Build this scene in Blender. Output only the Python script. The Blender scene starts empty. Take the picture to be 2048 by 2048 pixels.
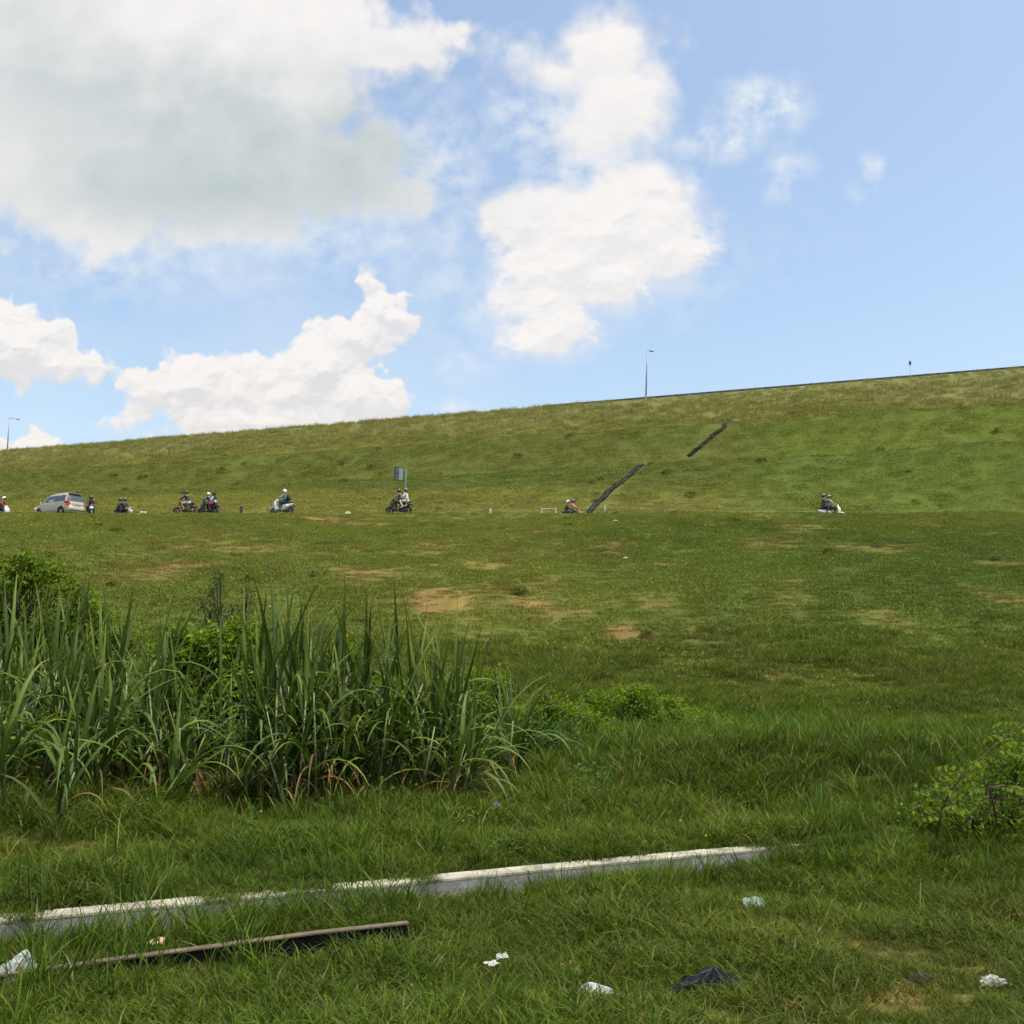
import bpy, math, random
import numpy as np
from mathutils import Vector, Matrix

random.seed(7); RNG = np.random.default_rng(11)
R = math.radians
SC = bpy.context.scene
COL = SC.collection

# ------------------------------------------------------------------ camera
CAM_H = 1.8; F = 1967.0; PITCH = math.atan(276.0/F)
cam_d = bpy.data.cameras.new('camera'); cam = bpy.data.objects.new('camera', cam_d); COL.objects.link(cam)
cam.location = (0, 0, CAM_H); cam.rotation_euler = (R(90)+PITCH, 0, 0)
cam_d.sensor_width = 36; cam_d.lens = 36*F/2048; cam_d.clip_start = 0.1; cam_d.clip_end = 6000
SC.camera = cam
SC.cycles.max_bounces = 5; SC.cycles.diffuse_bounces = 3; SC.cycles.transmission_bounces = 3; SC.cycles.glossy_bounces = 2
SC.render.resolution_x = 1024; SC.render.resolution_y = 1024

def ray(px, py):
    x = (px-1024)/F; y = -(py-1024)/F
    f = Vector((0, math.cos(PITCH), math.sin(PITCH))); u = Vector((0, -math.sin(PITCH), math.cos(PITCH)))
    return Vector((x, 0, 0)) + u*y + f
def at(px, py, Y):
    d = ray(px, py); return Vector((0, 0, CAM_H)) + d*(Y/d.y)
def atz(px, py, z):
    d = ray(px, py); return Vector((0, 0, CAM_H)) + d*((z-CAM_H)/d.z)

# ------------------------------------------------------------------ light and sky
SUN_EL, SUN_AZ = R(70), R(128)          # azimuth clockwise from +Y (the view direction)
sun_dir = Vector((math.sin(SUN_AZ)*math.cos(SUN_EL), math.cos(SUN_AZ)*math.cos(SUN_EL), math.sin(SUN_EL)))
sd = bpy.data.lights.new('sun', 'SUN'); sun = bpy.data.objects.new('sun', sd); COL.objects.link(sun)
sd.energy = 2.8; sd.angle = R(0.6); sd.color = (1.0, 0.955, 0.87)
sun.rotation_euler = sun_dir.to_track_quat('Z', 'Y').to_euler()
SC.view_settings.view_transform = 'Standard'; SC.view_settings.look = 'None'
SC.view_settings.gamma = 1; EXPO = 0.85; SC.view_settings.exposure = EXPO; CLOUD_GAIN = 2**-EXPO
SKY_STRENGTH = 0.15

class NT:
    """small helper to write node trees"""
    def __init__(s, tree): s.t = tree
    def n(s, typ, **kw):
        nd = s.t.nodes.new(typ)
        for k, v in kw.items(): setattr(nd, k, v)
        return nd
    def link(s, a, b): s.t.links.new(a, b)
    def inp(s, sock, v):
        if hasattr(v, 'is_output') or isinstance(v, bpy.types.NodeSocket): s.link(v, sock)
        else: sock.default_value = v
    def m(s, op, a, b=None, c=None, clamp=False):
        nd = s.n('ShaderNodeMath', operation=op, use_clamp=clamp)
        s.inp(nd.inputs[0], a)
        if b is not None: s.inp(nd.inputs[1], b)
        if c is not None: s.inp(nd.inputs[2], c)
        return nd.outputs[0]
    def v(s, op, a, b=None, out=0):
        nd = s.n('ShaderNodeVectorMath', operation=op); s.inp(nd.inputs[0], a)
        if b is not None: s.inp(nd.inputs[1], b)
        return nd.outputs['Value' if out == 'Value' else 0]
    def mr(s, val, a, b, c=0.0, d=1.0, smooth=True):
        nd = s.n('ShaderNodeMapRange', interpolation_type='SMOOTHSTEP' if smooth else 'LINEAR')
        s.inp(nd.inputs[0], val); s.inp(nd.inputs[1], a); s.inp(nd.inputs[2], b); s.inp(nd.inputs[3], c); s.inp(nd.inputs[4], d)
        return nd.outputs[0]
    def mix(s, f, a, b, typ='MIX'):
        nd = s.n('ShaderNodeMix', data_type='RGBA', blend_type=typ)
        s.inp(nd.inputs[0], f); s.inp(nd.inputs[6], a); s.inp(nd.inputs[7], b)
        return nd.outputs[2]
    def noise(s, vec, scale, detail=4, rough=0.5, dist=0.0, out='Fac', dim='3D'):
        nd = s.n('ShaderNodeTexNoise', noise_dimensions=dim)
        if vec is not None: s.link(vec, nd.inputs['Vector'])
        nd.inputs['Scale'].default_value = scale; nd.inputs['Detail'].default_value = detail
        nd.inputs['Roughness'].default_value = rough; nd.inputs['Distortion'].default_value = dist
        return nd.outputs[out]

w = bpy.data.worlds.new('World'); SC.world = w; w.use_nodes = True; w.cycles.sampling_method = 'MANUAL'; w.cycles.sample_map_resolution = 256
wt = w.node_tree; wt.nodes.clear()

T = NT(wt)
sky = T.n('ShaderNodeTexSky', sky_type='NISHITA'); sky.sun_disc = False
sky.sun_elevation = SUN_EL; sky.sun_rotation = SUN_AZ; sky.air_density = 1.0; sky.dust_density = 3.6; sky.ozone_density = 1.3; sky.altitude = 50
bg = T.n('ShaderNodeBackground'); T.link(T.mix(1.0, sky.outputs[0], (1.04, 1.02, .93, 1), 'MULTIPLY'), bg.inputs[0]); bg.inputs[1].default_value = SKY_STRENGTH
wo = T.n('ShaderNodeOutputWorld'); T.link(bg.outputs[0], wo.inputs[0])

# ------------------------------------------------------------------ object helpers
def tag(o, label=None, cat=None, group=None, kind=None):
    if label: o['label'] = label
    if cat: o['category'] = cat
    if group: o['group'] = group
    if kind: o['kind'] = kind
    return o
def empty(name, loc=(0, 0, 0), rz=0, label=None, cat=None, group=None, s=1.0, rot=None):
    o = bpy.data.objects.new(name, None); COL.objects.link(o); o.location = loc
    o.rotation_euler = rot if rot else (0, 0, rz); o.scale = (s, s, s); o.empty_display_size = .1
    return tag(o, label, cat, group)
def mesh_obj(name, V, Fc, mat=None, parent=None, smooth=False, link=True, mats=None, midx=None, attrs=None):
    me = bpy.data.meshes.new(name)
    me.from_pydata([tuple(v) for v in V] if not isinstance(V, np.ndarray) else V.tolist(), [], Fc)
    if mats:
        for m_ in mats: me.materials.append(m_)
    elif mat: me.materials.append(mat)
    if midx is not None: me.polygons.foreach_set('material_index', np.asarray(midx, dtype=np.int32))
    if smooth: me.polygons.foreach_set('use_smooth', np.ones(len(me.polygons), dtype=bool))
    if attrs:
        for k, a in attrs.items():
            a = np.asarray(a, dtype=np.float32)
            if a.ndim == 1: at_ = me.attributes.new(k, 'FLOAT', 'POINT'); at_.data.foreach_set('value', a)
            else: at_ = me.attributes.new(k, 'FLOAT_VECTOR', 'POINT'); at_.data.foreach_set('vector', a.ravel())
    me.update()
    o = bpy.data.objects.new(name, me)
    if link: COL.objects.link(o)
    if parent: o.parent = parent
    return o

class MB:
    """collects shapes into one mesh"""
    def __init__(s): s.V = []; s.F = []; s.M = []; s.mi = 0
    def add(s, V, Fc):
        b = len(s.V); s.V += [Vector(v) for v in V]; s.F += [tuple(b+i for i in f) for f in Fc]; s.M += [s.mi]*len(Fc); return s
    def box(s, c, d, rz=0, ry=0, rx=0, bev=0.0):
        hx, hy, hz = d[0]/2, d[1]/2, d[2]/2; M = Matrix.Rotation(rz, 3, 'Z') @ Matrix.Rotation(ry, 3, 'Y') @ Matrix.Rotation(rx, 3, 'X'); c = Vector(c)
        if bev > 0:
            b = min(bev, hx*.9, hy*.9, hz*.9); pts = []
            for zz, ins in ((-hz, b), (-hz+b, 0), (hz-b, 0), (hz, b)):
                x, y = hx-ins, hy-ins; k = b*.6
                pts += [(-x+k, -y, zz), (x-k, -y, zz), (x, -y+k, zz), (x, y-k, zz), (x-k, y, zz), (-x+k, y, zz), (-x, y-k, zz), (-x, -y+k, zz)]
            Fc = [tuple(range(7, -1, -1)), tuple(range(24, 32))]
            for l in range(3):
                for i in range(8): j = (i+1) % 8; Fc.append((l*8+i, l*8+j, l*8+8+j, l*8+8+i))
            return s.add([c + M @ Vector(p) for p in pts], Fc)
        pts = [(sx_*hx, sy_*hy, sz_*hz) for sz_ in (-1, 1) for sx_, sy_ in ((-1, -1), (1, -1), (1, 1), (-1, 1))]
        return s.add([c + M @ Vector(p) for p in pts], [(3, 2, 1, 0), (4, 5, 6, 7), (0, 1, 5, 4), (1, 2, 6, 5), (2, 3, 7, 6), (3, 0, 4, 7)])
    def tube(s, pts, r, n=8, caps=True, flat=1.0):
        pts = [Vector(p) for p in pts]; rs = r if isinstance(r, (list, tuple)) else [r]*len(pts)
        V = []; Fc = []; up = None
        for i, p in enumerate(pts):
            d = (pts[min(i+1, len(pts)-1)] - pts[max(i-1, 0)]).normalized()
            if up is None: up = Vector((0, 0, 1)) if abs(d.z) < .9 else Vector((1, 0, 0))
            a = d.cross(up).normalized(); b_ = a.cross(d).normalized(); up = b_
            for k in range(n):
                t = 2*math.pi*k/n; V.append(p + a*math.cos(t)*rs[i] + b_*math.sin(t)*rs[i]*flat)
        for i in range(len(pts)-1):
            for k in range(n): j = (k+1) % n; Fc.append((i*n+k, i*n+j, (i+1)*n+j, (i+1)*n+k))
        if caps: Fc.append(tuple(range(n-1, -1, -1))); Fc.append(tuple((len(pts)-1)*n+k for k in range(n)))
        return s.add(V, Fc)
    def lathe(s, c, prof, axis='Z', n=16):
        """prof: list of (radius, height)"""
        V = []; Fc = []; c = Vector(c)
        for (r_, h) in prof:
            for k in range(n):
                t = 2*math.pi*k/n; a, b_ = r_*math.cos(t), r_*math.sin(t)
                V.append(c + Vector({'Z': (a, b_, h), 'Y': (a, h, b_), 'X': (h, a, b_)}[axis]))
        for i in range(len(prof)-1):
            for k in range(n): j = (k+1) % n; Fc.append((i*n+k, i*n+j, (i+1)*n+j, (i+1)*n+k))
        Fc.append(tuple(range(n-1, -1, -1))); Fc.append(tuple((len(prof)-1)*n+k for k in range(n)))
        return s.add(V, Fc)
    def torus(s, c, R_, r_, axis='Y', n=20, m=8, wide=1.0):
        V = []; Fc = []; c = Vector(c)
        for i in range(n):
            t = 2*math.pi*i/n
            for j in range(m):
                p = 2*math.pi*j/m; rr = R_ + r_*math.cos(p); h = r_*wide*math.sin(p)
                V.append(c + Vector({'Y': (rr*math.cos(t), h, rr*math.sin(t)), 'Z': (rr*math.cos(t), rr*math.sin(t), h), 'X': (h, rr*math.cos(t), rr*math.sin(t))}[axis]))
        for i in range(n):
            for j in range(m): Fc.append((i*m+j, ((i+1) % n)*m+j, ((i+1) % n)*m+(j+1) % m, i*m+(j+1) % m))
        return s.add(V, Fc)
    def prism(s, outline, w, y0=0.0, taper=.8):
        """side outline in the XZ plane given a width along Y; edges drawn in towards the sides"""
        n = len(outline); cx = sum(p[0] for p in outline)/n; cz = sum(p[1] for p in outline)/n; V = []; Fc = []
        for yy, k in ((-w/2, taper), (-w/2*.72, 1), (w/2*.72, 1), (w/2, taper)):
            for (x, z) in outline: V.append((cx+(x-cx)*k, y0+yy, cz+(z-cz)*k))
        for l in range(3):
            for i in range(n): j = (i+1) % n; Fc.append((l*n+i, l*n+j, l*n+n+j, l*n+n+i))
        Fc.append(tuple(range(n-1, -1, -1))); Fc.append(tuple(3*n+i for i in range(n)))
        return s.add(V, Fc)
    def ball(s, c, r_, n=12, m=8, sq=(1, 1, 1)):
        V = []; Fc = []; c = Vector(c)
        for i in range(m+1):
            p = math.pi*i/m
            for k in range(n):
                t = 2*math.pi*k/n; V.append(c + Vector((r_*sq[0]*math.sin(p)*math.cos(t), r_*sq[1]*math.sin(p)*math.sin(t), r_*sq[2]*math.cos(p))))
        for i in range(m):
            for k in range(n): j = (k+1) % n; Fc.append((i*n+k, (i+1)*n+k, (i+1)*n+j, i*n+j))
        return s.add(V, Fc)
    def build(s, name, mat=None, parent=None, smooth=False, mats=None):
        return mesh_obj(name, s.V, s.F, mat, parent, smooth, mats=mats, midx=s.M if mats else None)

# ------------------------------------------------------------------ materials
MATS = {}
def mat(name, col, rough=.6, metal=0.0, var=.12, scale=8.0, bump=0.0, spec=.5, coat=0.0, grime=None):
    if name in MATS: return MATS[name]
    m_ = bpy.data.materials.new(name); m_.use_nodes = True; t = NT(m_.node_tree); b = m_.node_tree.nodes['Principled BSDF']
    tc_ = t.n('ShaderNodeTexCoord'); nz = t.noise(tc_.outputs['Object'], scale, 5, .6)
    c0 = tuple(c*(1-var) for c in col)+(1,); c1 = tuple(min(1, c*(1+var)) for c in col)+(1,)
    c = t.mix(t.mr(nz, .3, .7), c0, c1)
    if grime:
        c = t.mix(t.m('MULTIPLY', t.mr(t.noise(tc_.outputs['Object'], scale*.45, 6, .65, .6), .48, .72), grime[1]), c, grime[0]+(1,))
    t.link(c, b.inputs['Base Color']); b.inputs['Roughness'].default_value = rough; b.inputs['Metallic'].default_value = metal
    b.inputs['Specular IOR Level'].default_value = spec; b.inputs['Coat Weight'].default_value = coat
    if bump:
        bp = t.n('ShaderNodeBump'); bp.inputs['Strength'].default_value = bump; bp.inputs['Distance'].default_value = .02
        t.link(t.noise(tc_.outputs['Object'], scale*4, 5, .6), bp.inputs['Height']); t.link(bp.outputs[0], b.inputs['Normal'])
    MATS[name] = m_; return m_

def leaf_mat(name, col, tip=None, tint=None, trans=.35, rough=.6, rnd=.3, spec=.12, warm=(.95, 1.0, .6)):
    """foliage: colour times per-instance tint, random per plant, light through the blade"""
    if name in MATS: return MATS[name]
    m_ = bpy.data.materials.new(name); m_.use_nodes = True; t = NT(m_.node_tree); nt = m_.node_tree
    b = nt.nodes['Principled BSDF']; out = nt.nodes['Material Output']
    g = t.n('ShaderNodeNewGeometry'); oi = t.n('ShaderNodeObjectInfo')
    at_ = t.n('ShaderNodeAttribute', attribute_name='along')
    ar = t.n('ShaderNodeAttribute', attribute_name='rnd')
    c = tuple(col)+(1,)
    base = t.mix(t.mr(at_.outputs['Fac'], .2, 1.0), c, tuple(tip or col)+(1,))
    if tint:
        ti = t.n('ShaderNodeAttribute', attribute_name='tint', attribute_type='INSTANCER')
        base = t.mix(tint, base, ti.outputs['Color'])
    k = t.m('ADD', t.m('MULTIPLY_ADD', oi.outputs['Random'], rnd*.6, 1-rnd*.3), t.m('MULTIPLY_ADD', ar.outputs['Fac'], rnd*1.3, -rnd*.65))
    vm = t.v('SCALE', base); nt.nodes[-1] if False else None
    sc = vm.node; t.link(k, sc.inputs['Scale'])
    hs = t.mix(t.mr(ar.outputs['Fac'], .55, 1.0), vm, t.v('MULTIPLY', vm, (1.25, 1.02, .7)))
    t.link(hs, b.inputs['Base Color']); b.inputs['Roughness'].default_value = rough; b.inputs['Specular IOR Level'].default_value = spec
    tr = t.n('ShaderNodeBsdfTranslucent'); t.link(t.v('MULTIPLY', hs, warm), tr.inputs[0])
    mx = t.n('ShaderNodeMixShader'); mx.inputs[0].default_value = trans
    t.link(b.outputs[0], mx.inputs[1]); t.link(tr.outputs[0], mx.inputs[2]); t.link(mx.outputs[0], out.inputs[0])
    MATS[name] = m_; return m_

# ------------------------------------------------------------------ terrain
def _hash(ix, iy, s):
    h = (ix.astype(np.int64)*374761393 + iy.astype(np.int64)*668265263 + s*1442695) & 0x7fffffff
    h = ((h ^ (h >> 13))*1274126177) & 0x7fffffff
    return ((h ^ (h >> 16)) & 0xffff)/65535.0
def vnoise(x, y, s=0):
    x = np.asarray(x, float); y = np.asarray(y, float); ix = np.floor(x); iy = np.floor(y); fx = x-ix; fy = y-iy
    fx = fx*fx*(3-2*fx); fy = fy*fy*(3-2*fy)
    a = _hash(ix, iy, s); b = _hash(ix+1, iy, s); c = _hash(ix, iy+1, s); d = _hash(ix+1, iy+1, s)
    return (a*(1-fx)+b*fx)*(1-fy) + (c*(1-fx)+d*fx)*fy
def fbm(x, y, s=0, o=4, g=.5):
    v = 0; a = 1; t = 0
    for i in range(o): v = v + a*vnoise(x*2**i+17.3*i, y*2**i-9.1*i, s+i); t += a; a *= g
    return v/t
def sstep(a, b, x): t = np.clip((np.asarray(x, float)-a)/(b-a), 0, 1); return t*t*(3-2*t)

# clouds on the sky dome
def pnoise(x, y, s=0):
    ix = np.floor(x); iy = np.floor(y); fx = x-ix; fy = y-iy
    def gr(a, b, dx, dy):
        t_ = _hash(a, b, s)*6.28318; return np.cos(t_)*dx+np.sin(t_)*dy
    wx_ = fx**3*(fx*(fx*6-15)+10); wy_ = fy**3*(fy*(fy*6-15)+10)
    a = gr(ix, iy, fx, fy); b = gr(ix+1, iy, fx-1, fy); c = gr(ix, iy+1, fx, fy-1); d = gr(ix+1, iy+1, fx-1, fy-1)
    return (a*(1-wx_)+b*wx_)*(1-wy_)+(c*(1-wx_)+d*wx_)*wy_
def pf(x, y, s=0, o=5, g=.52):
    v = 0; a = 1.
    for i in range(o): v = v+a*pnoise(x*2.03**i+7.7*i, y*2.03**i-3.1*i, s+i*7); a *= g
    return v
def worley(x, y, s=0):
    ix = np.floor(x); iy = np.floor(y); d = np.full_like(x, 9.)
    for dx in (-1, 0, 1):
        for dy in (-1, 0, 1):
            cx = ix+dx; cy = iy+dy; jx = cx+_hash(cx, cy, s); jy = cy+_hash(cx, cy, s+50); d = np.minimum(d, np.hypot(x-jx, y-jy))
    return d
SOLID = [(90,110,260,240),(300,90,330,200),(560,60,280,150),(800,85,150,75),(640,190,120,110),(420,320,330,180),(700,330,150,110),(800,390,100,62),(190,430,190,110),(80,330,170,130),(480,440,160,55),(20,180,120,240),
         (1225,100,120,92),(1245,200,115,105),(1120,150,110,55),(1190,275,90,60),(1040,95,45,25),(1300,270,40,40),
         (1310,385,72,56),(1210,470,190,95),(1050,455,85,75),(1150,430,150,60),(1150,520,150,90),(1330,510,90,75),(1180,560,150,70),(1080,540,90,60),(1110,660,95,70),(1090,600,120,60),(1060,690,60,40),(1250,440,170,90),(1220,560,120,70),
         (25,690,120,92),(110,735,95,45),(10,630,50,40),(195,740,36,20),
         (385,775,118,66),(330,780,75,40),(430,745,72,42),(500,840,190,35),(498,796,95,62),(190,300,170,130),(590,790,110,60),(640,745,95,80),(655,690,42,50),(715,680,75,62),(760,630,52,52),(735,560,30,36),(628,668,26,44),(600,745,50,45),(800,640,38,42),(775,795,36,40),(720,800,90,60),(540,760,50,35),(500,850,210,40),
         (70,888,55,26),(40,900,50,20)]
WISP = [(1535,205,75,45,.75),(1490,240,60,40,.6),(1430,285,70,35,.7),(1580,345,45,65,.5),(1745,345,22,36,.55),(1715,385,25,28,.3),(930,730,60,55,.35),(870,330,120,140,.45),(1080,240,130,90,.5),(900,560,100,50,.35),(960,640,120,70,.3),(330,540,300,60,.35),(1030,100,60,40,.45),(1180,330,170,60,.5),(1300,620,160,70,.18),(1500,500,260,120,.12),(620,470,300,70,.45),(910,815,30,14,.6),(1250,560,200,90,.35),(900,480,80,110,.3)]
def cloud_field(x, y):
    """x, y in photo-sized angular units; returns colour and cover"""
    wx_ = x+18*pf(x/170, y/170, 3, 4)+9*pf(x/45, y/45, 9, 3); wy_ = y+15*pf(x/170+9, y/170, 5, 4)+8*pf(x/45+4, y/45, 12, 3)
    f = np.full_like(x, -200.)
    for (cx, cy, rx, ry) in SOLID:
        d = np.sqrt(((wx_-cx)/rx)**2+((wy_-cy)/ry)**2); s = (1.0-d)*min(rx, ry)
        h = np.clip(.5+.5*(f-s)/30., 0, 1); f = s*(1-h)+f*h+30*h*(1-h)
    big = sstep(980, 800, x)*sstep(560, 520, y)          # the large flat cloud is softer than the cumulus
    soft = np.clip(big+sstep(930, 1000, x)*sstep(360, 300, y)*.8, 0, 1)
    b1 = .5-worley(wx_/50, wy_/50, 2); b2 = .5-worley(wx_/24, wy_/24, 4); b3 = .5-worley(wx_/12, wy_/12, 6); nz = pf(x/75, y/75, 21, 5, .46)
    low = f+(1-.6*soft)*16*b1+nz*14
    den = f+12*sstep(900, 1000, x)+(1-.75*soft)*(1-.45*sstep(900, 960, x))*(24*b1+12*b2+4*b3)+nz*(22+26*soft)*(1-.35*sstep(900, 960, x)*sstep(330, 380, y))
    # undersides dissolve more softly than tops; rims on the right are hazier
    gy, gx = np.gradient(f); under = np.clip(-gy/np.hypot(gx, gy+1e-6)*1.0, 0, 1)
    right = sstep(960, 1040, x)*sstep(330, 430, y)
    wid = 8+44*soft+26*sstep(900, 1000, x)*(1-sstep(20, 60, f))+(14+60*right)*under*(1-soft)*(1-sstep(14, 46, f))+16*sstep(-.05, .35, pf(x/120, y/120, 33, 3))
    cov = sstep(-.15, 1, den/wid)
    wisp = np.zeros_like(x)
    for (cx, cy, rx, ry, s) in WISP:
        d = ((wx_-cx)/rx)**2+((wy_-cy)/ry)**2; wisp = np.maximum(wisp, s*np.exp(-d*.8))
    wn = pf(x/58, y/50, 44, 6, .56); wisp = np.clip(wisp*(1.05+1.55*wn)-.08, 0, 1)*.92
    veil = np.clip(.16+.30*pf(x/330, y/250, 48, 4, .5), 0, 1)*sstep(1500, 700, x)*sstep(150, 420, y); wisp = 1-(1-wisp)*(1-veil)
    return den, cov, wisp, low, soft, b1, b2, b3, nz
def cloud_color(x, y, dx, dy):
    den, cov, wisp, low, soft, b1, b2, b3, nz = cloud_field(x, y)
    H = 60*np.log1p(np.exp(np.clip(low, -60, 300)/34.))
    gy, gx = np.gradient(H); gx = gx/dx; gy = gy/dy
    lamb = np.clip(.60-.30*gx*(-.4)-.0+.55*gy*.9, 0, 1)
    gl = pf(x/260, y/260, 70, 4, .5); g2 = pf(x/110, y/110, 75, 4, .5)
    bill = np.clip(.5+.55*(b1-.05)+.4*(b2-.05), 0, 1)
    white = np.array([.955, .925, .905]); shade = np.array([.76, .765, .79]); grey = np.array([.54, .61, .625])
    core = np.zeros_like(x)
    wx_ = x+60*gl; wy_ = y+50*g2
    for (cx, cy, rx, ry, s_) in ((430, 255, 330, 105, .75), (660, 350, 210, 85, .8), (420, 400, 260, 55, .75), (260, 330, 170, 90, .55), (60, 60, 160, 110, .5), (110, 180, 200, 70, .35), (780, 300, 110, 50, .35), (60, 430, 60, 20, .2)):
        core = 1-(1-core)*(1-s_*np.exp(-(((wx_-cx)/rx)**2+((wy_-cy)/ry)**2)*.7))
    k = np.clip((1-lamb)*.95+(1-bill)*.5-.22, 0, 1)*(1-.8*soft)*(1-.45*sstep(900, 960, x))
    k = np.clip(k+soft*np.clip(.12+.5*g2*.6, 0, 1), 0, 1)
    c = white*(1-k[..., None])+shade*k[..., None]
    g_ = np.clip(core*1.0*(1+.25*g2), 0, 1); c = c*(1-g_[..., None])+grey*g_[..., None]
    warm = (sstep(650, 850, y)*.5)[..., None]; c = c*(1-warm)+c*np.array([1.0, .965, .93])*warm
    a = np.clip(1-(1-cov*.985)*(1-wisp), 0, 1)
    wc = np.array([.80, .86, .92]); m = (cov/(a+1e-5))[..., None]; c = c*np.clip(m, 0, 1)+wc*(1-np.clip(m, 0, 1))
    return c, a

def fast_mesh(name, V, Q, mat_, attrs=None, smooth=True):
    me = bpy.data.meshes.new(name); me.vertices.add(len(V)); me.vertices.foreach_set('co', np.asarray(V, np.float32).ravel())
    me.loops.add(Q.size); me.loops.foreach_set('vertex_index', Q.astype(np.int32).ravel())
    me.polygons.add(len(Q)); me.polygons.foreach_set('loop_start', (np.arange(len(Q))*4).astype(np.int32))
    me.materials.append(mat_)
    if smooth: me.polygons.foreach_set('use_smooth', np.ones(len(Q), dtype=bool))
    for k_, a in (attrs or {}).items():
        a = np.asarray(a, np.float32)
        if a.ndim == 1: q = me.attributes.new(k_, 'FLOAT', 'POINT'); q.data.foreach_set('value', a)
        else: q = me.attributes.new(k_, 'FLOAT_VECTOR', 'POINT'); q.data.foreach_set('vector', a.ravel())
    me.update(calc_edges=True); me.validate(); o = bpy.data.objects.new(name, me); COL.objects.link(o); return o
def grid_faces(ny, nx):
    I_ = (np.arange(ny-1)[:, None]*nx + np.arange(nx-1)[None, :]).ravel(); return np.stack([I_, I_+1, I_+1+nx, I_+nx], 1)
# directions: px, py stand for a direction in the gnomonic frame of the photo; the dome is 4 km away
gx_ = np.concatenate([np.arange(-900, -60, 12), np.arange(-60, 2112, 2.0), np.arange(2112, 2950, 12)])
gy_ = np.concatenate([np.arange(-420, -20, 12), np.arange(-20, 940, 2.0), np.arange(940, 1330, 15)])
PX, PY = np.meshgrid(gx_, gy_)
cc_, ca_ = cloud_color(PX, PY, np.gradient(gx_)[None, :], np.gradient(gy_)[:, None])
ca_ = ca_*sstep(-850, -500, PX)*sstep(2900, 2500, PX)*sstep(-400, -250, PY)
cp, sp = math.cos(PITCH), math.sin(PITCH); dx_ = (PX-1024)/F; dy_ = -(PY-1024)/F
DV = np.stack([dx_, cp-sp*dy_, sp+cp*dy_], -1); DV /= np.linalg.norm(DV, axis=-1, keepdims=True)
sm = bpy.data.materials.new('cloud_cover'); sm.use_nodes = True; t = NT(sm.node_tree); sm.node_tree.nodes.clear()
a1 = t.n('ShaderNodeAttribute', attribute_name='cloud'); a2 = t.n('ShaderNodeAttribute', attribute_name='cover')
em = t.n('ShaderNodeEmission'); t.link(a1.outputs['Vector'], em.inputs[0]); em.inputs[1].default_value = CLOUD_GAIN
tb = t.n('ShaderNodeBsdfTransparent'); mx = t.n('ShaderNodeMixShader'); t.link(a2.outputs['Fac'], mx.inputs[0]); t.link(tb.outputs[0], mx.inputs[1]); t.link(em.outputs[0], mx.inputs[2])
so = t.n('ShaderNodeOutputMaterial'); t.link(mx.outputs[0], so.inputs[0]); sm.cycles.emission_sampling = 'NONE'
sky_dome = fast_mesh('sky', (DV*4000).reshape(-1, 3), grid_faces(len(gy_), len(gx_)), sm, {'cloud': cc_.reshape(-1, 3), 'cover': ca_.ravel()})
tag(sky_dome, kind='structure')

Y_EDGE = 70.0; Z_EDGE = at(1024, 1027, Y_EDGE).z; Y_BACK = 79.5
Z_CREST = at(1293, 795, 125).z; Z_B = CAM_H+18.6; Z_A = CAM_H+24.6
def plan_line(p, q, z):
    a, b = atz(p[0], p[1], z), atz(q[0], q[1], z); k = (b.y-a.y)/(b.x-a.x); return a.y-k*a.x, k
L_CREST = plan_line((0, 903), (2048, 736), Z_CREST)
L_A = plan_line((0, 946), (2048, 806), Z_A)
L_B = plan_line((0, 1000), (2048, 888), Z_B)
def line_y(L, X, lo=-140, hi=85): return L[0] + L[1]*np.clip(X, lo, hi)

KA, KB = atz(0, 1846, .15), atz(1501, 1703, .15)     # front top edge of the kerb
KDIR = (KB-KA).normalized(); KN = Vector((-KDIR.y, KDIR.x, 0))
def kdist(X, Y): return (np.asarray(X)-KA.x)*KN.x + (np.asarray(Y)-KA.y)*KN.y

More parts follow.
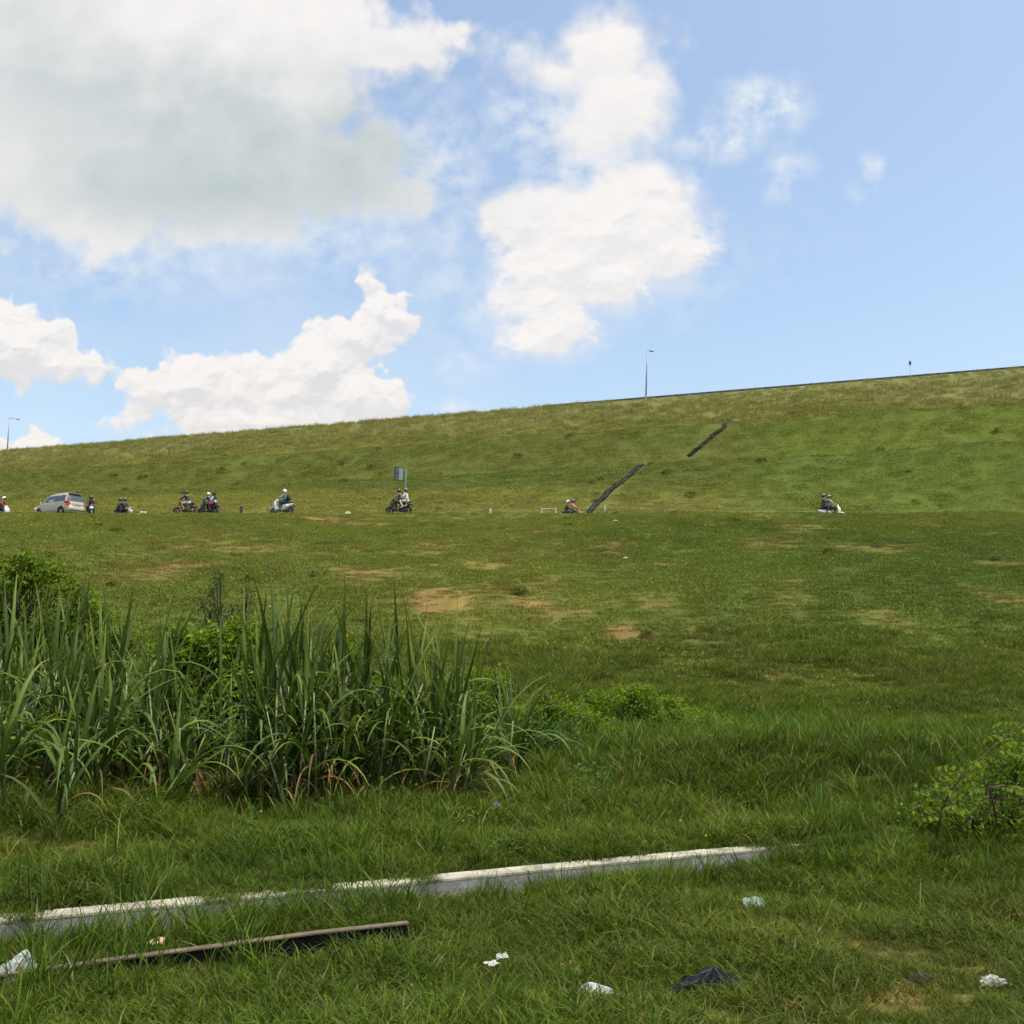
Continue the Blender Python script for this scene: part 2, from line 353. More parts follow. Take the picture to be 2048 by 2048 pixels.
def ground_z(X, Y, bumps=True):
    X = np.asarray(X, float); Y = np.asarray(Y, float)
    yc, ya, yb = line_y(L_CREST, X), line_y(L_A, X), line_y(L_B, X)
    o = np.ones_like(X)
    toe = 15.5 + .06*np.clip(X, -30, 60) + 1.2*(vnoise(X*.15, X*0, 3)-.5)
    ky = [-2000*o, toe, toe+2.5, 44*o, 66*o, Y_EDGE-.7*o, Y_EDGE*o, Y_BACK*o, yb, yb+3, ya, ya+3, yc, yc+8, yc+45, yc+2500]
    kz = [0, 0, .42, 6.35, Z_EDGE-.86, Z_EDGE-.1, Z_EDGE, Z_EDGE, Z_B, Z_B+.12, Z_A, Z_A+.12, Z_CREST, Z_CREST, Z_CREST-16, Z_CREST-16]
    Z = np.full_like(X, 0.0)
    for i in range(len(ky)-1):
        m_ = (Y >= ky[i]) & (Y < ky[i+1] if i < len(ky)-2 else True)
        t = (Y-ky[i])/(ky[i+1]-ky[i]); Z = np.where(m_, kz[i]+(kz[i+1]-kz[i])*t, Z)
    if bumps:
        hill = sstep(16, 24, Y)*(1-sstep(Y_EDGE-3, Y_EDGE-1, Y))
        Z = Z + hill*((fbm(X*.12, Y*.12, 5, 4)-.5)*.9 + (fbm(X*.8, Y*.8, 9, 3)-.5)*.22)
        up = sstep(Y_BACK+1, Y_BACK+6, Y)*(1-sstep(yc-4, yc-.5, Y)); Z = Z + up*((fbm(X*.1, Y*.1, 15, 4)-.5)*.9 + (fbm(X*.6, Y*.6, 19, 3)-.5)*.14)
        near = (1-sstep(15, 20, Y)); Z = Z + near*((fbm(X*.7, Y*.7, 21, 3)-.5)*.14 + (fbm(X*4, Y*4, 25, 2)-.5)*.035)*sstep(.15, .6, np.abs(kdist(X, Y)-.1))
    k = kdist(X, Y); Z = Z + .145*sstep(.1, .18, k)*(1-sstep(4, 9, k))     # the ground behind the kerb is a step higher
    Z = Z + .10*sstep(.7, 4, k)*(1-sstep(4, 9, k))
    for (cx, cy, rx, ry, h) in ((3.4, 12.0, 2.0, 1.0, .42), (6.0, 12.6, 2.2, 1.4, .35), (1.5, 13.8, 2.5, 1.2, .25), (-7.5, 12.5, 5, 1.6, .15), (-4.3, 8.9, 1.6, .8, .13), (4.4, 8.9, 1.4, .8, .14)):
        Z = Z + h*np.exp(-((X-cx)/rx)**2-((Y-cy)/ry)**2)
    return Z
def gz(x, y): return float(ground_z(np.array([x]), np.array([y]))[0])
def hit(px, py, y0=4.0, y1=200.0):
    d = ray(px, py); d = d/d.y; Ys = np.concatenate([np.arange(y0, 20, .02), np.arange(20, y1, .08)])
    z = CAM_H+d.z*Ys; g = ground_z(d.x*Ys, Ys); below_ = np.nonzero(z <= g)[0]
    i = below_[0] if len(below_) else len(Ys)-1
    return Vector((d.x*Ys[i], Ys[i], g[i]))

# worn and dry places seen on the slope (photo position, radius across, radius in depth in metres, strength)
DRY = []
for (px, py, rx, ry, s) in ((857,1193,1.3,2.2,.8),(919,1199,1.0,1.4,.7),(986,1177,1.1,1.8,.5),(1085,1212,1.0,1.2,.8),(1147,1218,.8,1.0,.55),(1060,1239,1.0,1.0,.6),(961,1282,.8,.8,.6),(1236,1262,1.0,1.2,1.0),(1280,1272,.8,.9,.9),(1290,1206,.7,.9,.5),
                            (1313,1129,1.4,1.6,.7),(990,1129,1.5,2.0,.55),(1023,1338,.8,.7,.7),(1425,1280,.9,1.2,.5),(1429,1326,.9,.8,.5),(733,1146,1.6,2.5,.65),(841,1094,1.8,3.0,.5),(640,1040,3.4,3.2,.8),(700,1046,3.0,3.0,.6),(1075,1065,2.0,3.0,.4),
                            (1900,1345,1.2,1.0,.7),(1560,1085,2.2,3.0,.45),(1760,1095,2.4,3.0,.45),(300,1140,2.0,3.0,.55),(400,1130,1.4,2.0,.5),(1480,1400,.9,.7,.5),(1180,1375,.9,.6,.5),(1750,1240,1.3,1.4,.4),(2010,1190,1.5,2.0,.55),(1540,1360,.9,.9,.45),(905,1235,.9,1.0,.4),(520,1095,2.0,3.0,.5)):
    p = hit(px, py, 14); DRY.append((p.x, p.y, rx, ry, s))
for (px, py, rx, ry, s) in ((40,1700,.9,.5,.7),(120,1730,.6,.35,.5),(1960,1950,.30,.2,.9),(1800,1990,.5,.25,.7),(1500,2030,.5,.2,.6),(1260,1975,.15,.12,.5),(1700,1900,.8,.4,.5),(2000,1850,.6,.3,.5),(1000,2010,.4,.2,.4),(150,1800,.5,.3,.35)):
    p = hit(px, py, 4); DRY.append((p.x, p.y, rx, ry, s))

def dryness(X, Y):
    wx = X + (fbm(X*1.3, Y*1.3, 31, 3)-.5)*1.6*np.clip(Y/25, .25, 1.2); wy = Y + (fbm(X*1.1, Y*.9, 37, 3)-.5)*2.4*np.clip(Y/25, .25, 1.2)
    d = np.zeros_like(X)
    for (cx, cy, rx, ry, s) in DRY:
        q = ((wx-cx)/rx)**2+((wy-cy)/ry)**2; d = np.maximum(d, s*(1-sstep(.1, 1.25, q)))
    hill = sstep(17, 22, Y)*(1-sstep(68, 70, Y))
    n = fbm(X*.25, Y*.16, 41, 4); d = np.maximum(d, hill*.42*sstep(.56, .76, n))
    n2 = fbm(X*1.1, Y*.7, 47, 3); d = d*(.55+.75*sstep(.3, .65, n2))
    return np.clip(d, 0, 1)
def strawness(X, Y):
    """the band of tall dry grass below the crest"""
    ya, yc = line_y(L_A, X), line_y(L_CREST, X)
    t = (Y-ya-2)/(yc-ya-2); n = fbm(X*.08, Y*.12, 51, 4)
    return np.clip(sstep(.0, .62, t+.5*(n-.5))*(.62+.9*(n-.45)), 0, 1)*(1-sstep(yc+6, yc+9, Y))
def tint(X, Y):
    """the colour of the turf: species, dryness, bare soil, a darker foreground"""
    X = np.asarray(X, float); Y = np.asarray(Y, float)
    def c(*a): return np.array(a)[None, :]
    n1 = fbm(X*.09, Y*.06, 61, 4)[:, None]; n2 = fbm(X*.6, Y*.35, 67, 4)[:, None]; n3 = fbm(X*3, Y*2, 71, 3)[:, None]
    base = c(.085, .118, .019)*(1-n1) + c(.135, .150, .026)*n1
    base = base*(.72+.56*n2)*(.86+.28*n3)
    fore = (1-sstep(14, 24, Y))[:, None]; toe_ = (np.exp(-((Y-16.5)/2.6)**2)*sstep(-1, 1.5, X)*(1-sstep(5, 8, X)))[:, None]
    base = base*(1-fore) + (c(.032, .068, .009)*(1-n2)+c(.110, .135, .018)*n2)*(.7+.6*n3)*fore*(1-.35*(sstep(.5, .62, fbm(X*1.6, Y*1.6, 99, 3)))[:, None]); br_ = (sstep(0, 1.6, X)*(1-sstep(6.2, 7.6, Y))*.55)[:, None]*fore; base = base*(1-br_)+c(.085, .098, .022)*(.6+.8*n3)*br_; base = base*(1-.8*toe_) + c(.085, .19, .020)*.8*toe_
    right = (sstep(-4, 14, X)*sstep(22, 28, Y)*(1-sstep(50, 69, Y)))[:, None]; base = base*(1-.28*right*c(1.25, .7, 1))
    yc, ya, yb = line_y(L_CREST, X), line_y(L_A, X), line_y(L_B, X)
    upper = sstep(Y_BACK, Y_BACK+2, Y)[:, None]
    base = base*(1-upper) + (c(.128, .142, .028)*(1-n1)+c(.168, .172, .038)*n1)*(.75+.5*n2)*(.86+.28*n3)*upper
    # lush strips under the benches, brighter plot right of the chutes
    for L, s in ((L_B, .75), (L_A, .5)):
        yl = line_y(L, X); q = (sstep(-11, -3, Y-yl)*(1-sstep(0, 1.5, Y-yl)))[:, None]*s*(.35+.9*n2); q = np.clip(q, 0, 1)
        base = base*(1-q*.9) + c(.060, .098, .018)*q*.9
    lush = (sstep(17, 24, X-.25*(Y-90))*sstep(Y_BACK, Y_BACK+3, Y)*(1-sstep(-2, 4, Y-yb)))[:, None]*np.clip(1.5*n1-.15, 0, .8)
    base = base*(1-lush) + c(.105, .155, .022)*lush
    lush = (sstep(22, 30, X)*sstep(1, 3, Y-yb)*(1-sstep(7, 13, Y-yb)))[:, None]*.7; base = base*(1-lush) + c(.125, .172, .024)*lush
    st = strawness(X, Y)[:, None]; base = base*(1-st) + (c(.195, .198, .072)*(.85+.3*n2))*st
    d = dryness(X, Y)[:, None]; dc = c(.165, .072, .036)*(.55+.9*n3); d = d*sstep(.18, .5, n3+.25*d); base = base*(1-d*.55) + dc*d*.55
    return np.clip(base, 0, 1)

def grade(a, b, s0, growth, lim):
    out = [a]; s = s0
    while out[-1] < b: out.append(out[-1]+s); s = min(s*growth, lim)
    return out
ys = [-1500, -600, -250, -100, -40, -15, -5, 0, 2, 3] + list(np.arange(3.6, 14, .09)) + list(np.arange(14, 26, .16)) + list(np.arange(26, Y_EDGE-1.5, .4)) + list(np.arange(Y_EDGE-1.5, Y_EDGE+.3, .1)) + list(np.arange(Y_EDGE+.4, Y_BACK, 1.2)) + list(np.arange(Y_BACK, 185, .55)) + [190, 200, 215, 240, 280, 350, 500, 800, 1300, 2400]
xr = grade(0, 1500, .1, 1.0135, 500); xs = sorted(set([-x for x in xr]+xr))
XX, YY = np.meshgrid(np.array(xs), np.array(ys)); fx, fy = XX.ravel(), YY.ravel()
ZZ = ground_z(fx, fy); nx, ny = len(xs), len(ys)
I = (np.arange(ny-1)[:, None]*nx + np.arange(nx-1)[None, :]).ravel()
faces = np.stack([I, I+1, I+1+nx, I+nx], 1)

gm = bpy.data.materials.new('turf_soil'); gm.use_nodes = True; t = NT(gm.node_tree); b = gm.node_tree.nodes['Principled BSDF']
ta = t.n('ShaderNodeAttribute', attribute_name='tint'); g = t.n('ShaderNodeNewGeometry'); pos = g.outputs['Position']
stp = t.v('MULTIPLY', pos, (1, .55, 1))
fine = t.noise(pos, 14, 5, .7); mid = t.noise(stp, 1.7, 6, .65, .3); tuft = t.noise(stp, 5.5, 4, .7, .5)
k = t.m('MULTIPLY', t.mr(fine, .25, .75, .68, 1.3), t.mr(mid, .3, .7, .94, 1.06))
cc = t.v('SCALE', ta.outputs['Vector']); t.link(k, cc.node.inputs['Scale'])
cc = t.mix(t.m('MULTIPLY', t.mr(tuft, .56, .76), .22), cc, (.030, .048, .010, 1))     # darker weeds in the turf
cc = t.mix(t.m('MULTIPLY', t.mr(t.noise(pos, 9, 3, .6), .62, .78), .35), cc, (.17, .155, .05, 1))
t.link(cc, b.inputs['Base Color']); b.inputs['Roughness'].default_value = .95; b.inputs['Specular IOR Level'].default_value = .1
bp = t.n('ShaderNodeBump'); bp.inputs['Strength'].default_value = .6; bp.inputs['Distance'].default_value = .05
t.link(t.m('ADD', tuft, t.m('MULTIPLY', fine, .5)), bp.inputs['Height']); t.link(bp.outputs[0], b.inputs['Normal'])
ground = mesh_obj('ground', np.stack([fx, fy, ZZ], 1), faces.tolist(), gm, smooth=True, attrs={'tint': tint(fx, fy)*(1-(1-dryness(fx, fy))*(.40*sstep(15, 24, fy)*(1-sstep(Y_EDGE, Y_BACK, fy))+.40*sstep(Y_EDGE, Y_BACK, fy)+.45*(1-sstep(13, 20, fy))))[:, None]})  # soil colour darkened where grass covers it, to match the blades' self-shading
tag(ground, kind='structure')

# road on the terrace half way up
asphalt = mat('asphalt', (.055, .055, .057), .9, var=.25, scale=3, bump=.3)
rb = MB(); rb.box((0, (Y_EDGE+1.0+Y_BACK-1.2)/2, Z_EDGE+.012), (420, Y_BACK-1.2-Y_EDGE-1.0, .03))
tag(rb.build('road', asphalt), kind='structure')

# ------------------------------------------------------------------ grass
def blades(n, rad, h0, h1, w, lean=.5, segs=3, bend=.6, seed=0, flat_frac=0.0, dead=.06, vfold=False):
    rg = np.random.default_rng(seed); V = []; Fc = []; al = []; rn = []; mi = []
    for i in range(n):
        r_ = rad*math.sqrt(rg.random()); a = rg.random()*6.283; x, y = r_*math.cos(a), r_*math.sin(a)
        h = h0+(h1-h0)*rg.random()**1.4; d = rg.random()*6.283; ln = lean*(.25+rg.random()); ww = w*(.6+.7*rg.random())
        dx, dy = math.cos(d), math.sin(d); f = rg.random()*6.283; px_, py_ = math.cos(f)*ww/2, math.sin(f)*ww/2
        bb = bend*(.3+rg.random()); rr = rg.random(); b0 = len(V); m_ = 1 if rg.random() < dead else 0
        for s in range(segs+1):
            t_ = s/segs; out = h*(ln*t_*.6+bb*t_*t_*.7); z = h*(t_-bb*.42*t_**2.6)-.01
            k_ = (1-t_**1.8)
            if s < segs:
                V += [(x+dx*out-px_*k_, y+dy*out-py_*k_, z), (x+dx*out+px_*k_, y+dy*out+py_*k_, z)]; al += [t_, t_]; rn += [rr, rr]
            else: V.append((x+dx*out, y+dy*out, z)); al.append(1); rn.append(rr)
        for s in range(segs-1): q = b0+2*s; Fc.append((q, q+1, q+3, q+2)); mi.append(m_)
        q = b0+2*(segs-1); Fc.append((q, q+1, q+2)); mi.append(m_)
    return V, Fc, al, rn, mi
def leaf_pts(L, w):      # a pointed oval leaf lying along +X, slightly folded
    return [(0, 0, 0), (L*.3, -w/2, w*.12), (L*.3, w/2, w*.12), (L*.3, 0, 0), (L*.7, -w*.36, w*.08), (L*.7, w*.36, w*.08), (L*.7, 0, 0), (L, 0, -.03*L)], [(0, 1, 3), (0, 3, 2), (1, 4, 6, 3), (3, 6, 5, 2), (4, 7, 6), (6, 7, 5)]
def put_leaf(V, Fc, al, rn, p, yaw, pit, L, w, rr, roll=0):
    lv, lf = leaf_pts(L, w); M = Matrix.Rotation(yaw, 3, 'Z') @ Matrix.Rotation(-pit, 3, 'Y') @ Matrix.Rotation(roll, 3, 'X'); b0 = len(V)
    for q in lv: V.append(tuple(p + M @ Vector(q))); al.append(q[0]/L); rn.append(rr)
    for f in lf: Fc.append(tuple(b0+i for i in f))

straw = leaf_mat('dead_blade', (.15, .12, .05), (.20, .16, .07), trans=.2, rnd=.4)
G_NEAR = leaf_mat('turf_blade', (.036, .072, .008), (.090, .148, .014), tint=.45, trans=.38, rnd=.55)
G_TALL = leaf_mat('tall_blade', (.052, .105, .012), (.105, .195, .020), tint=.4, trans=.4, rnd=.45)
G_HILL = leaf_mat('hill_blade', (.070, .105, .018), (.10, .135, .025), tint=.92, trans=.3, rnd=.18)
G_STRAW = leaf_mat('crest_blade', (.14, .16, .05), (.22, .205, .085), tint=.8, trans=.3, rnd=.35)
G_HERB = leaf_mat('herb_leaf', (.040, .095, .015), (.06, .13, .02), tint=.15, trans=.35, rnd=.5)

def source_collection(name, meshes):
    c = bpy.data.collections.new(name)
    for o in meshes: c.objects.link(o)
    return c
def blade_source(name, mats_, **kw):
    V, Fc, al, rn, mi = blades(**kw); return mesh_obj(name, V, Fc, link=False, mats=mats_, midx=mi, attrs={'along': al, 'rnd': rn}, smooth=True)
def herb_source(name, mats_, n, rad, h, L, seed):
    rg = np.random.default_rng(seed); V = []; Fc = []; al = []; rn = []
    for i in range(n):
        a = rg.random()*6.283; r_ = rad*math.sqrt(rg.random()); z = h*(.25+.75*rg.random())*(1-.4*(r_/rad)**2)
        put_leaf(V, Fc, al, rn, Vector((r_*math.cos(a), r_*math.sin(a), z)), rg.random()*6.283, -.3+rg.random()*.7, L*(.6+.7*rg.random()), L*.55*(.6+.5*rg.random()), rg.random())
    return mesh_obj(name, V, Fc, link=False, mats=mats_, midx=[0]*len(Fc), attrs={'along': al, 'rnd': rn}, smooth=True)

def scatter(name, P_, scale, colr, coll, label, cat, nidx, tilt=.12):
    n = len(P_); me = bpy.data.meshes.new(name); me.from_pydata(P_.tolist(), [], [])
    rot = np.stack([RNG.normal(0, tilt, n), RNG.normal(0, tilt, n), RNG.random(n)*6.283], 1)
    for k_, typ, data in (('rot', 'FLOAT_VECTOR', rot), ('tint', 'FLOAT_VECTOR', colr)):
        a = me.attributes.new(k_, typ, 'POINT'); a.data.foreach_set('vector', np.asarray(data, np.float32).ravel())
    a = me.attributes.new('scl', 'FLOAT', 'POINT'); a.data.foreach_set('value', np.asarray(scale, np.float32))
    a = me.attributes.new('pick', 'INT', 'POINT'); a.data.foreach_set('value', RNG.integers(0, nidx, n).astype(np.int32))
    o = bpy.data.objects.new(name, me); COL.objects.link(o); tag(o, label, cat, kind='stuff')
    ng = bpy.data.node_groups.new(name+'_spread', 'GeometryNodeTree'); o.modifiers.new('spread', 'NODES').node_group = ng
    ng.interface.new_socket('Geometry', in_out='INPUT', socket_type='NodeSocketGeometry'); ng.interface.new_socket('Geometry', in_out='OUTPUT', socket_type='NodeSocketGeometry')
    t = NT(ng); gi = t.n('NodeGroupInput'); go = t.n('NodeGroupOutput'); ip = t.n('GeometryNodeInstanceOnPoints'); ci = t.n('GeometryNodeCollectionInfo')
    ci.inputs[0].default_value = coll; ci.inputs['Separate Children'].default_value = True; ci.inputs['Reset Children'].default_value = True
    mp = t.n('GeometryNodeMeshToPoints'); t.link(gi.outputs[0], mp.inputs[0]); t.link(mp.outputs[0], ip.inputs['Points'])
    t.link(ci.outputs[0], ip.inputs['Instance']); ip.inputs['Pick Instance'].default_value = True
    def na(nm, typ): q = t.n('GeometryNodeInputNamedAttribute', data_type=typ); q.inputs[0].default_value = nm; return q.outputs['Attribute']
    t.link(na('pick', 'INT'), ip.inputs['Instance Index'])
    er = t.n('FunctionNodeEulerToRotation'); t.link(na('rot', 'FLOAT_VECTOR'), er.inputs[0]); t.link(er.outputs[0], ip.inputs['Rotation'])
    t.link(na('scl', 'FLOAT'), ip.inputs['Scale']); t.link(ip.outputs[0], go.inputs[0]); return o

def spread(y0, y1, dens, margin=4.2, half=.56):
    """random points in the wedge of ground the photo can see; dens is per square metre"""
    area = (y1-y0)*((half*y0+margin)+(half*y1+margin)); n = int(area*dens*1.0)
    Y = y0+(y1-y0)*RNG.random(int(n*1.9)); wd = half*Y+margin; keep = RNG.random(len(Y)) < wd/(half*y1+margin); Y = Y[keep][:n]
    X = (RNG.random(len(Y))*2-1)*(half*Y+margin); return X, Y

# short turf close by
tmats = [G_NEAR, straw]
near_src = source_collection('near_turf', [blade_source('turf_%d' % i, tmats, n=95, rad=.13, h0=.03, h1=.10+.03*(i % 3), w=.0075, lean=.9, bend=.9, seed=100+i, dead=.035) for i in range(6)])
X, Y = spread(3.9, 9.5, 190); k = kdist(X, Y); m_ = (k < -.02) | (k > .26)
d = dryness(X, Y); m_ &= RNG.random(len(X)) > d*.5; X, Y, d = X[m_], Y[m_], d[m_]; k = kdist(X, Y)
B0, B1 = atz(816, 1843, .13), atz(540, 1876, .12)
def beam_gap(X, Y):
    dx, dy = B1.x-B0.x, B1.y-B0.y; l2 = dx*dx+dy*dy; t_ = ((X-B0.x)*dx+(Y-B0.y)*dy)/l2; tc = np.clip(t_, 0, 1); dist = np.hypot(X-B0.x-tc*dx, Y-B0.y-tc*dy)
    return np.where(t_ < 1.15, 1-.5*(1-sstep(.10, .26, dist)), 1.)
hgt = .62+1.2*sstep(.2, .8, fbm(X*1.3, Y*1.3, 81, 3))-.5*d
hgt = hgt*beam_gap(X, Y)
scatter('short_grass', np.stack([X, Y, ground_z(X, Y)], 1), hgt, tint(X, Y), near_src, 'short matted green grass with straw patches in front of the pale kerb', 'grass', 6)
X, Y = spread(9.5, 28, 60); X, Y = (lambda k_: (X[k_], Y[k_]))(RNG.random(len(X)) < 1-sstep(19, 28, Y)); m_ = RNG.random(len(X)) > dryness(X, Y)*.8; X, Y = X[m_], Y[m_]
far_src = source_collection('verge_turf', [blade_source('verge_%d' % i, tmats, n=120, rad=.24, h0=.05, h1=.16+.03*(i % 3), w=.010, lean=.8, bend=.8, seed=140+i, dead=.05) for i in range(5)])
scatter('verge_grass', np.stack([X, Y, ground_z(X, Y)], 1), .65+1.0*sstep(.25, .75, fbm(X*.8, Y*.8, 83, 3)), tint(X, Y), far_src, 'green verge grass between the kerb and the foot of the slope', 'grass', 5)
# taller tufts: along the kerb, on the mound, at the foot of the slope
tall_src = source_collection('tall_turf', [blade_source('tall_%d' % i, [G_TALL, straw], n=26, rad=.07, h0=.12, h1=.42, w=.011, lean=.45, segs=5, bend=.6, seed=200+i, dead=.05) for i in range(6)])
X, Y = spread(4.6, 9.8, 95); k = kdist(X, Y); pr = np.exp(-((k+.22)/.24)**2)*(.75+.7*(X < .4))*(.35+1.3*sstep(.3, .65, fbm(X*1.5, Y*1.5, 88, 2))) + .35*np.exp(-((k-.3)/.1)**2)*1.0 + .16*sstep(.3, .8, k) + .10*sstep(.55, .7, fbm(X*.9, Y*.9, 87, 3))
pr = pr + 1.1*sstep(2.0, 3.4, X)*np.exp(-((k-.2)/.9)**2) + .5*sstep(-.6, -1.6, X)*np.exp(-((k+.75)/.4)**2)
m_ = (RNG.random(len(X)) < pr) & ((k < -.02) | (k > .24) | (X > 2.9)); m_ &= beam_gap(X, Y) > .8; X, Y = X[m_], Y[m_]
scatter('kerbside_grass', np.stack([X, Y, ground_z(X, Y)], 1), .45+.55*RNG.random(len(X))+.2*(X < -.2), tint(X, Y), tall_src, 'taller blades of grass standing along both sides of the pale kerb', 'grass', 6)
X, Y = spread(9.5, 20, 42); pr = .07+.95*np.exp(-((Y-15.5-.05*X)/2.2)**2)*(1-.75*sstep(3, 6, X))*sstep(.2, .5, fbm(X*.5, Y*.5, 91, 3)) + .5*np.exp(-((X-6.3)/2.0)**2-((Y-11.6)/1.6)**2) + .25*np.exp(-((X-3)/2.5)**2-((Y-11)/1)**2)
m_ = RNG.random(len(X)) < pr; X, Y = X[m_], Y[m_]
scatter('toe_grass', np.stack([X, Y, ground_z(X, Y)], 1), .65+.8*RNG.random(len(X))+.45*np.exp(-((Y-16)/2)**2)*(X > -1)*(X < 4.5), tint(X, Y), tall_src, 'bright knee high grass growing at the foot of the slope', 'grass', 6)
# low broad-leaved weeds
herb_src = source_collection('herbs', [herb_source('herb_%d' % i, [G_HERB], 60, .22, .14, .05, 300+i) for i in range(4)])
X, Y = spread(7.5, 20, 7); pr = sstep(.5, .68, fbm(X*.55, Y*.55, 95, 3))*.7+.06; k = kdist(X, Y); m_ = (RNG.random(len(X)) < pr) & (k > .5); X, Y = X[m_], Y[m_]
scatter('low_weeds', np.stack([X, Y, ground_z(X, Y)], 1), .6+.9*RNG.random(len(X)), tint(X, Y), herb_src, 'patches of low broad leaved weeds in the verge grass', 'weeds', 4)
X, Y = spread(4.2, 6.8, 5); m_ = RNG.random(len(X)) < .6; X, Y = X[m_], Y[m_]
# runners creeping over the kerb
rk_ = RNG.random(900)*(KB-KA).length*1.30-.4; nk_ = RNG.random(900)*.20+.0; X = KA.x+KDIR.x*rk_+KN.x*nk_; Y = KA.y+KDIR.y*rk_+KN.y*nk_
m_ = (fbm(rk_*2.2, rk_*0, 111, 3) > .50+.12*sstep(2.0, 3.5, rk_)) & (RNG.random(900) < .25+.75*sstep(.08, .2, nk_)) | (RNG.random(900) < .9*sstep(5.4, 6.4, rk_)); X, Y, nk_ = X[m_], Y[m_], nk_[m_]
scatter('creeping_grass', np.stack([X, Y, np.full(len(X), .158)], 1), .35+.45*RNG.random(len(X)), tint(X, Y), near_src, 'runners of grass creeping over the top of the pale kerb', 'grass', 6)
# slope turf
wsrc = source_collection('slope_weed_kinds', [herb_source('sw_%d' % i, [leaf_mat('slope_weed_leaf', (.030, .055, .012), (.045, .08, .015), tint=.1, trans=.25, rnd=.4)], 80, .24, .20, .09, 700+i) for i in range(4)])
X, Y = spread(18, Y_EDGE-1.5, .10); m_ = fbm(X*.2, Y*.2, 55, 3) > .42; X, Y = X[m_], Y[m_]
scatter('slope_weeds', np.stack([X, Y, ground_z(X, Y)], 1), .35+1.1*RNG.random(len(X))**2, tint(X, Y), wsrc, 'small dark weeds dotted over the cropped slope', 'weeds', 4)
X, Y = spread(Y_BACK+2, 150, .035); m_ = (strawness(X, Y) < .3) & (fbm(X*.1, Y*.1, 57, 3) > .45); X, Y = X[m_], Y[m_]
scatter('embankment_weeds', np.stack([X, Y, ground_z(X, Y)], 1), .8+2.0*RNG.random(len(X))**2, tint(X, Y), wsrc, 'small dark weeds dotted over the upper embankment', 'weeds', 4)
hill_src = source_collection('hill_turf', [blade_source('hill_%d' % i, [G_HILL, straw], n=170, rad=.42, h0=.035, h1=.10, w=.022, lean=.8, segs=2, bend=.7, seed=400+i, dead=.03) for i in range(5)])
X, Y = spread(17, Y_EDGE-.5, 10.5, 2); X, Y = (lambda k_: (X[k_], Y[k_]))(RNG.random(len(X)) < sstep(16, 27, Y)); d = dryness(X, Y); m_ = RNG.random(len(X)) > d*.7; X, Y, d = X[m_], Y[m_], d[m_]
edge = sstep(Y_EDGE-4, Y_EDGE-.5, Y)
scatter('slope_grass', np.stack([X, Y, ground_z(X, Y)], 1), (.75+.6*fbm(X*.45, Y*.3, 85, 4))*(1-.35*d)*(1-.3*edge), tint(X, Y)*1.32, hill_src, 'short cropped grass with brown bare patches covering the slope below the road', 'grass', 5, .08)
X, Y = spread(Y_BACK+.3, 168, 3.6, 3); yc = line_y(L_CREST, X); m_ = Y < yc-.3; X, Y = X[m_], Y[m_]; m_ = strawness(X, Y) < .45; X, Y = X[m_], Y[m_]
cho = [np.zeros(0)]
dam_src = source_collection('dam_turf', [blade_source('dam_%d' % i, [G_HILL, straw], n=150, rad=.85, h0=.05, h1=.15, w=.05, lean=.8, segs=2, bend=.7, seed=500+i, dead=.02) for i in range(4)])
DAM_PTS = (X, Y)
X2, Y2 = spread(95, 170, 3.2, 3); yc = line_y(L_CREST, X2); m_ = (Y2 < yc+1.2) & (strawness(X2, Y2) > .12+.2*RNG.random(len(X2))); X2, Y2 = X2[m_], Y2[m_]
crest_src = source_collection('crest_turf', [blade_source('crest_%d' % i, [G_STRAW, straw], n=90, rad=.7, h0=.2, h1=.7, w=.03, lean=.4, segs=3, bend=.5, seed=600+i, dead=.10) for i in range(4)])
rail_d = line_y(L_CREST, X2)-Y2; low = (X2 > 13) & (rail_d < 3)
scatter('crest_grass', np.stack([X2, Y2, ground_z(X2, Y2)], 1), (.35+.75*RNG.random(len(X2)))*np.where(low, .62, 1), tint(X2, Y2)*1.4, crest_src, 'tall straw coloured grass in the band below the crest', 'grass', 4)

# ------------------------------------------------------------------ drainage chutes on the upper slope
rock = mat('shade_dark_stone', (.022, .023, .021), .95, spec=.1, var=.5, scale=1.5, bump=.8, grime=((.06, .06, .045), .4))  # shadow inside the channel is painted in as a near-black stone colour
CH = []
def poly_at(W, t_):
    f = t_*(len(W)-1); i = min(int(f), len(W)-2); return W[i].lerp(W[i+1], f-i)
def chute(pts, label, wd):
    root_p = hit(*pts[0], 81, 175); r_ = empty('drainage_chute', root_p, 0, label, 'drain', 'drainage chutes on the upper slope')
    W = [hit(px, py, 81, 175)-root_p for px, py in pts]; CH.append((root_p, W, wd))
    n = 26; a = MB(); bmb = [MB(), MB()]; rg = random.Random(3)
    L = [poly_at(W, i/n) for i in range(n+1)]
    for i, p in enumerate(L): g_ = gz(p.x+root_p.x, p.y+root_p.y)-root_p.z; p.z = g_
    for i in range(n):
        p, q = L[i], L[i+1]; c = (p+q)/2; dr = (q-p); rz = math.atan2(dr.y, dr.x); l_ = math.hypot(dr.x, dr.y)
        a.box(c+Vector((0, 0, .02+rg.uniform(-.03, .03))), (l_*1.12, wd*(1+rg.uniform(-.12, .15)), .22), rz, -math.atan2(dr.z, l_))
        nn = Vector((-dr.y, dr.x, 0)).normalized()
        for s_ in (-1, 1): bmb[(s_+1)//2].box(c+nn*s_*(wd/2+.05)+Vector((0, 0, .08+rg.uniform(-.05, .05))), (l_*1.12, .09+rg.uniform(0, .05), .24+rg.uniform(0, .08)), rz, -math.atan2(dr.z, l_))
    a.build('channel_bed', rock, r_); [q_.build('side_wall', rock, r_) for q_ in bmb]
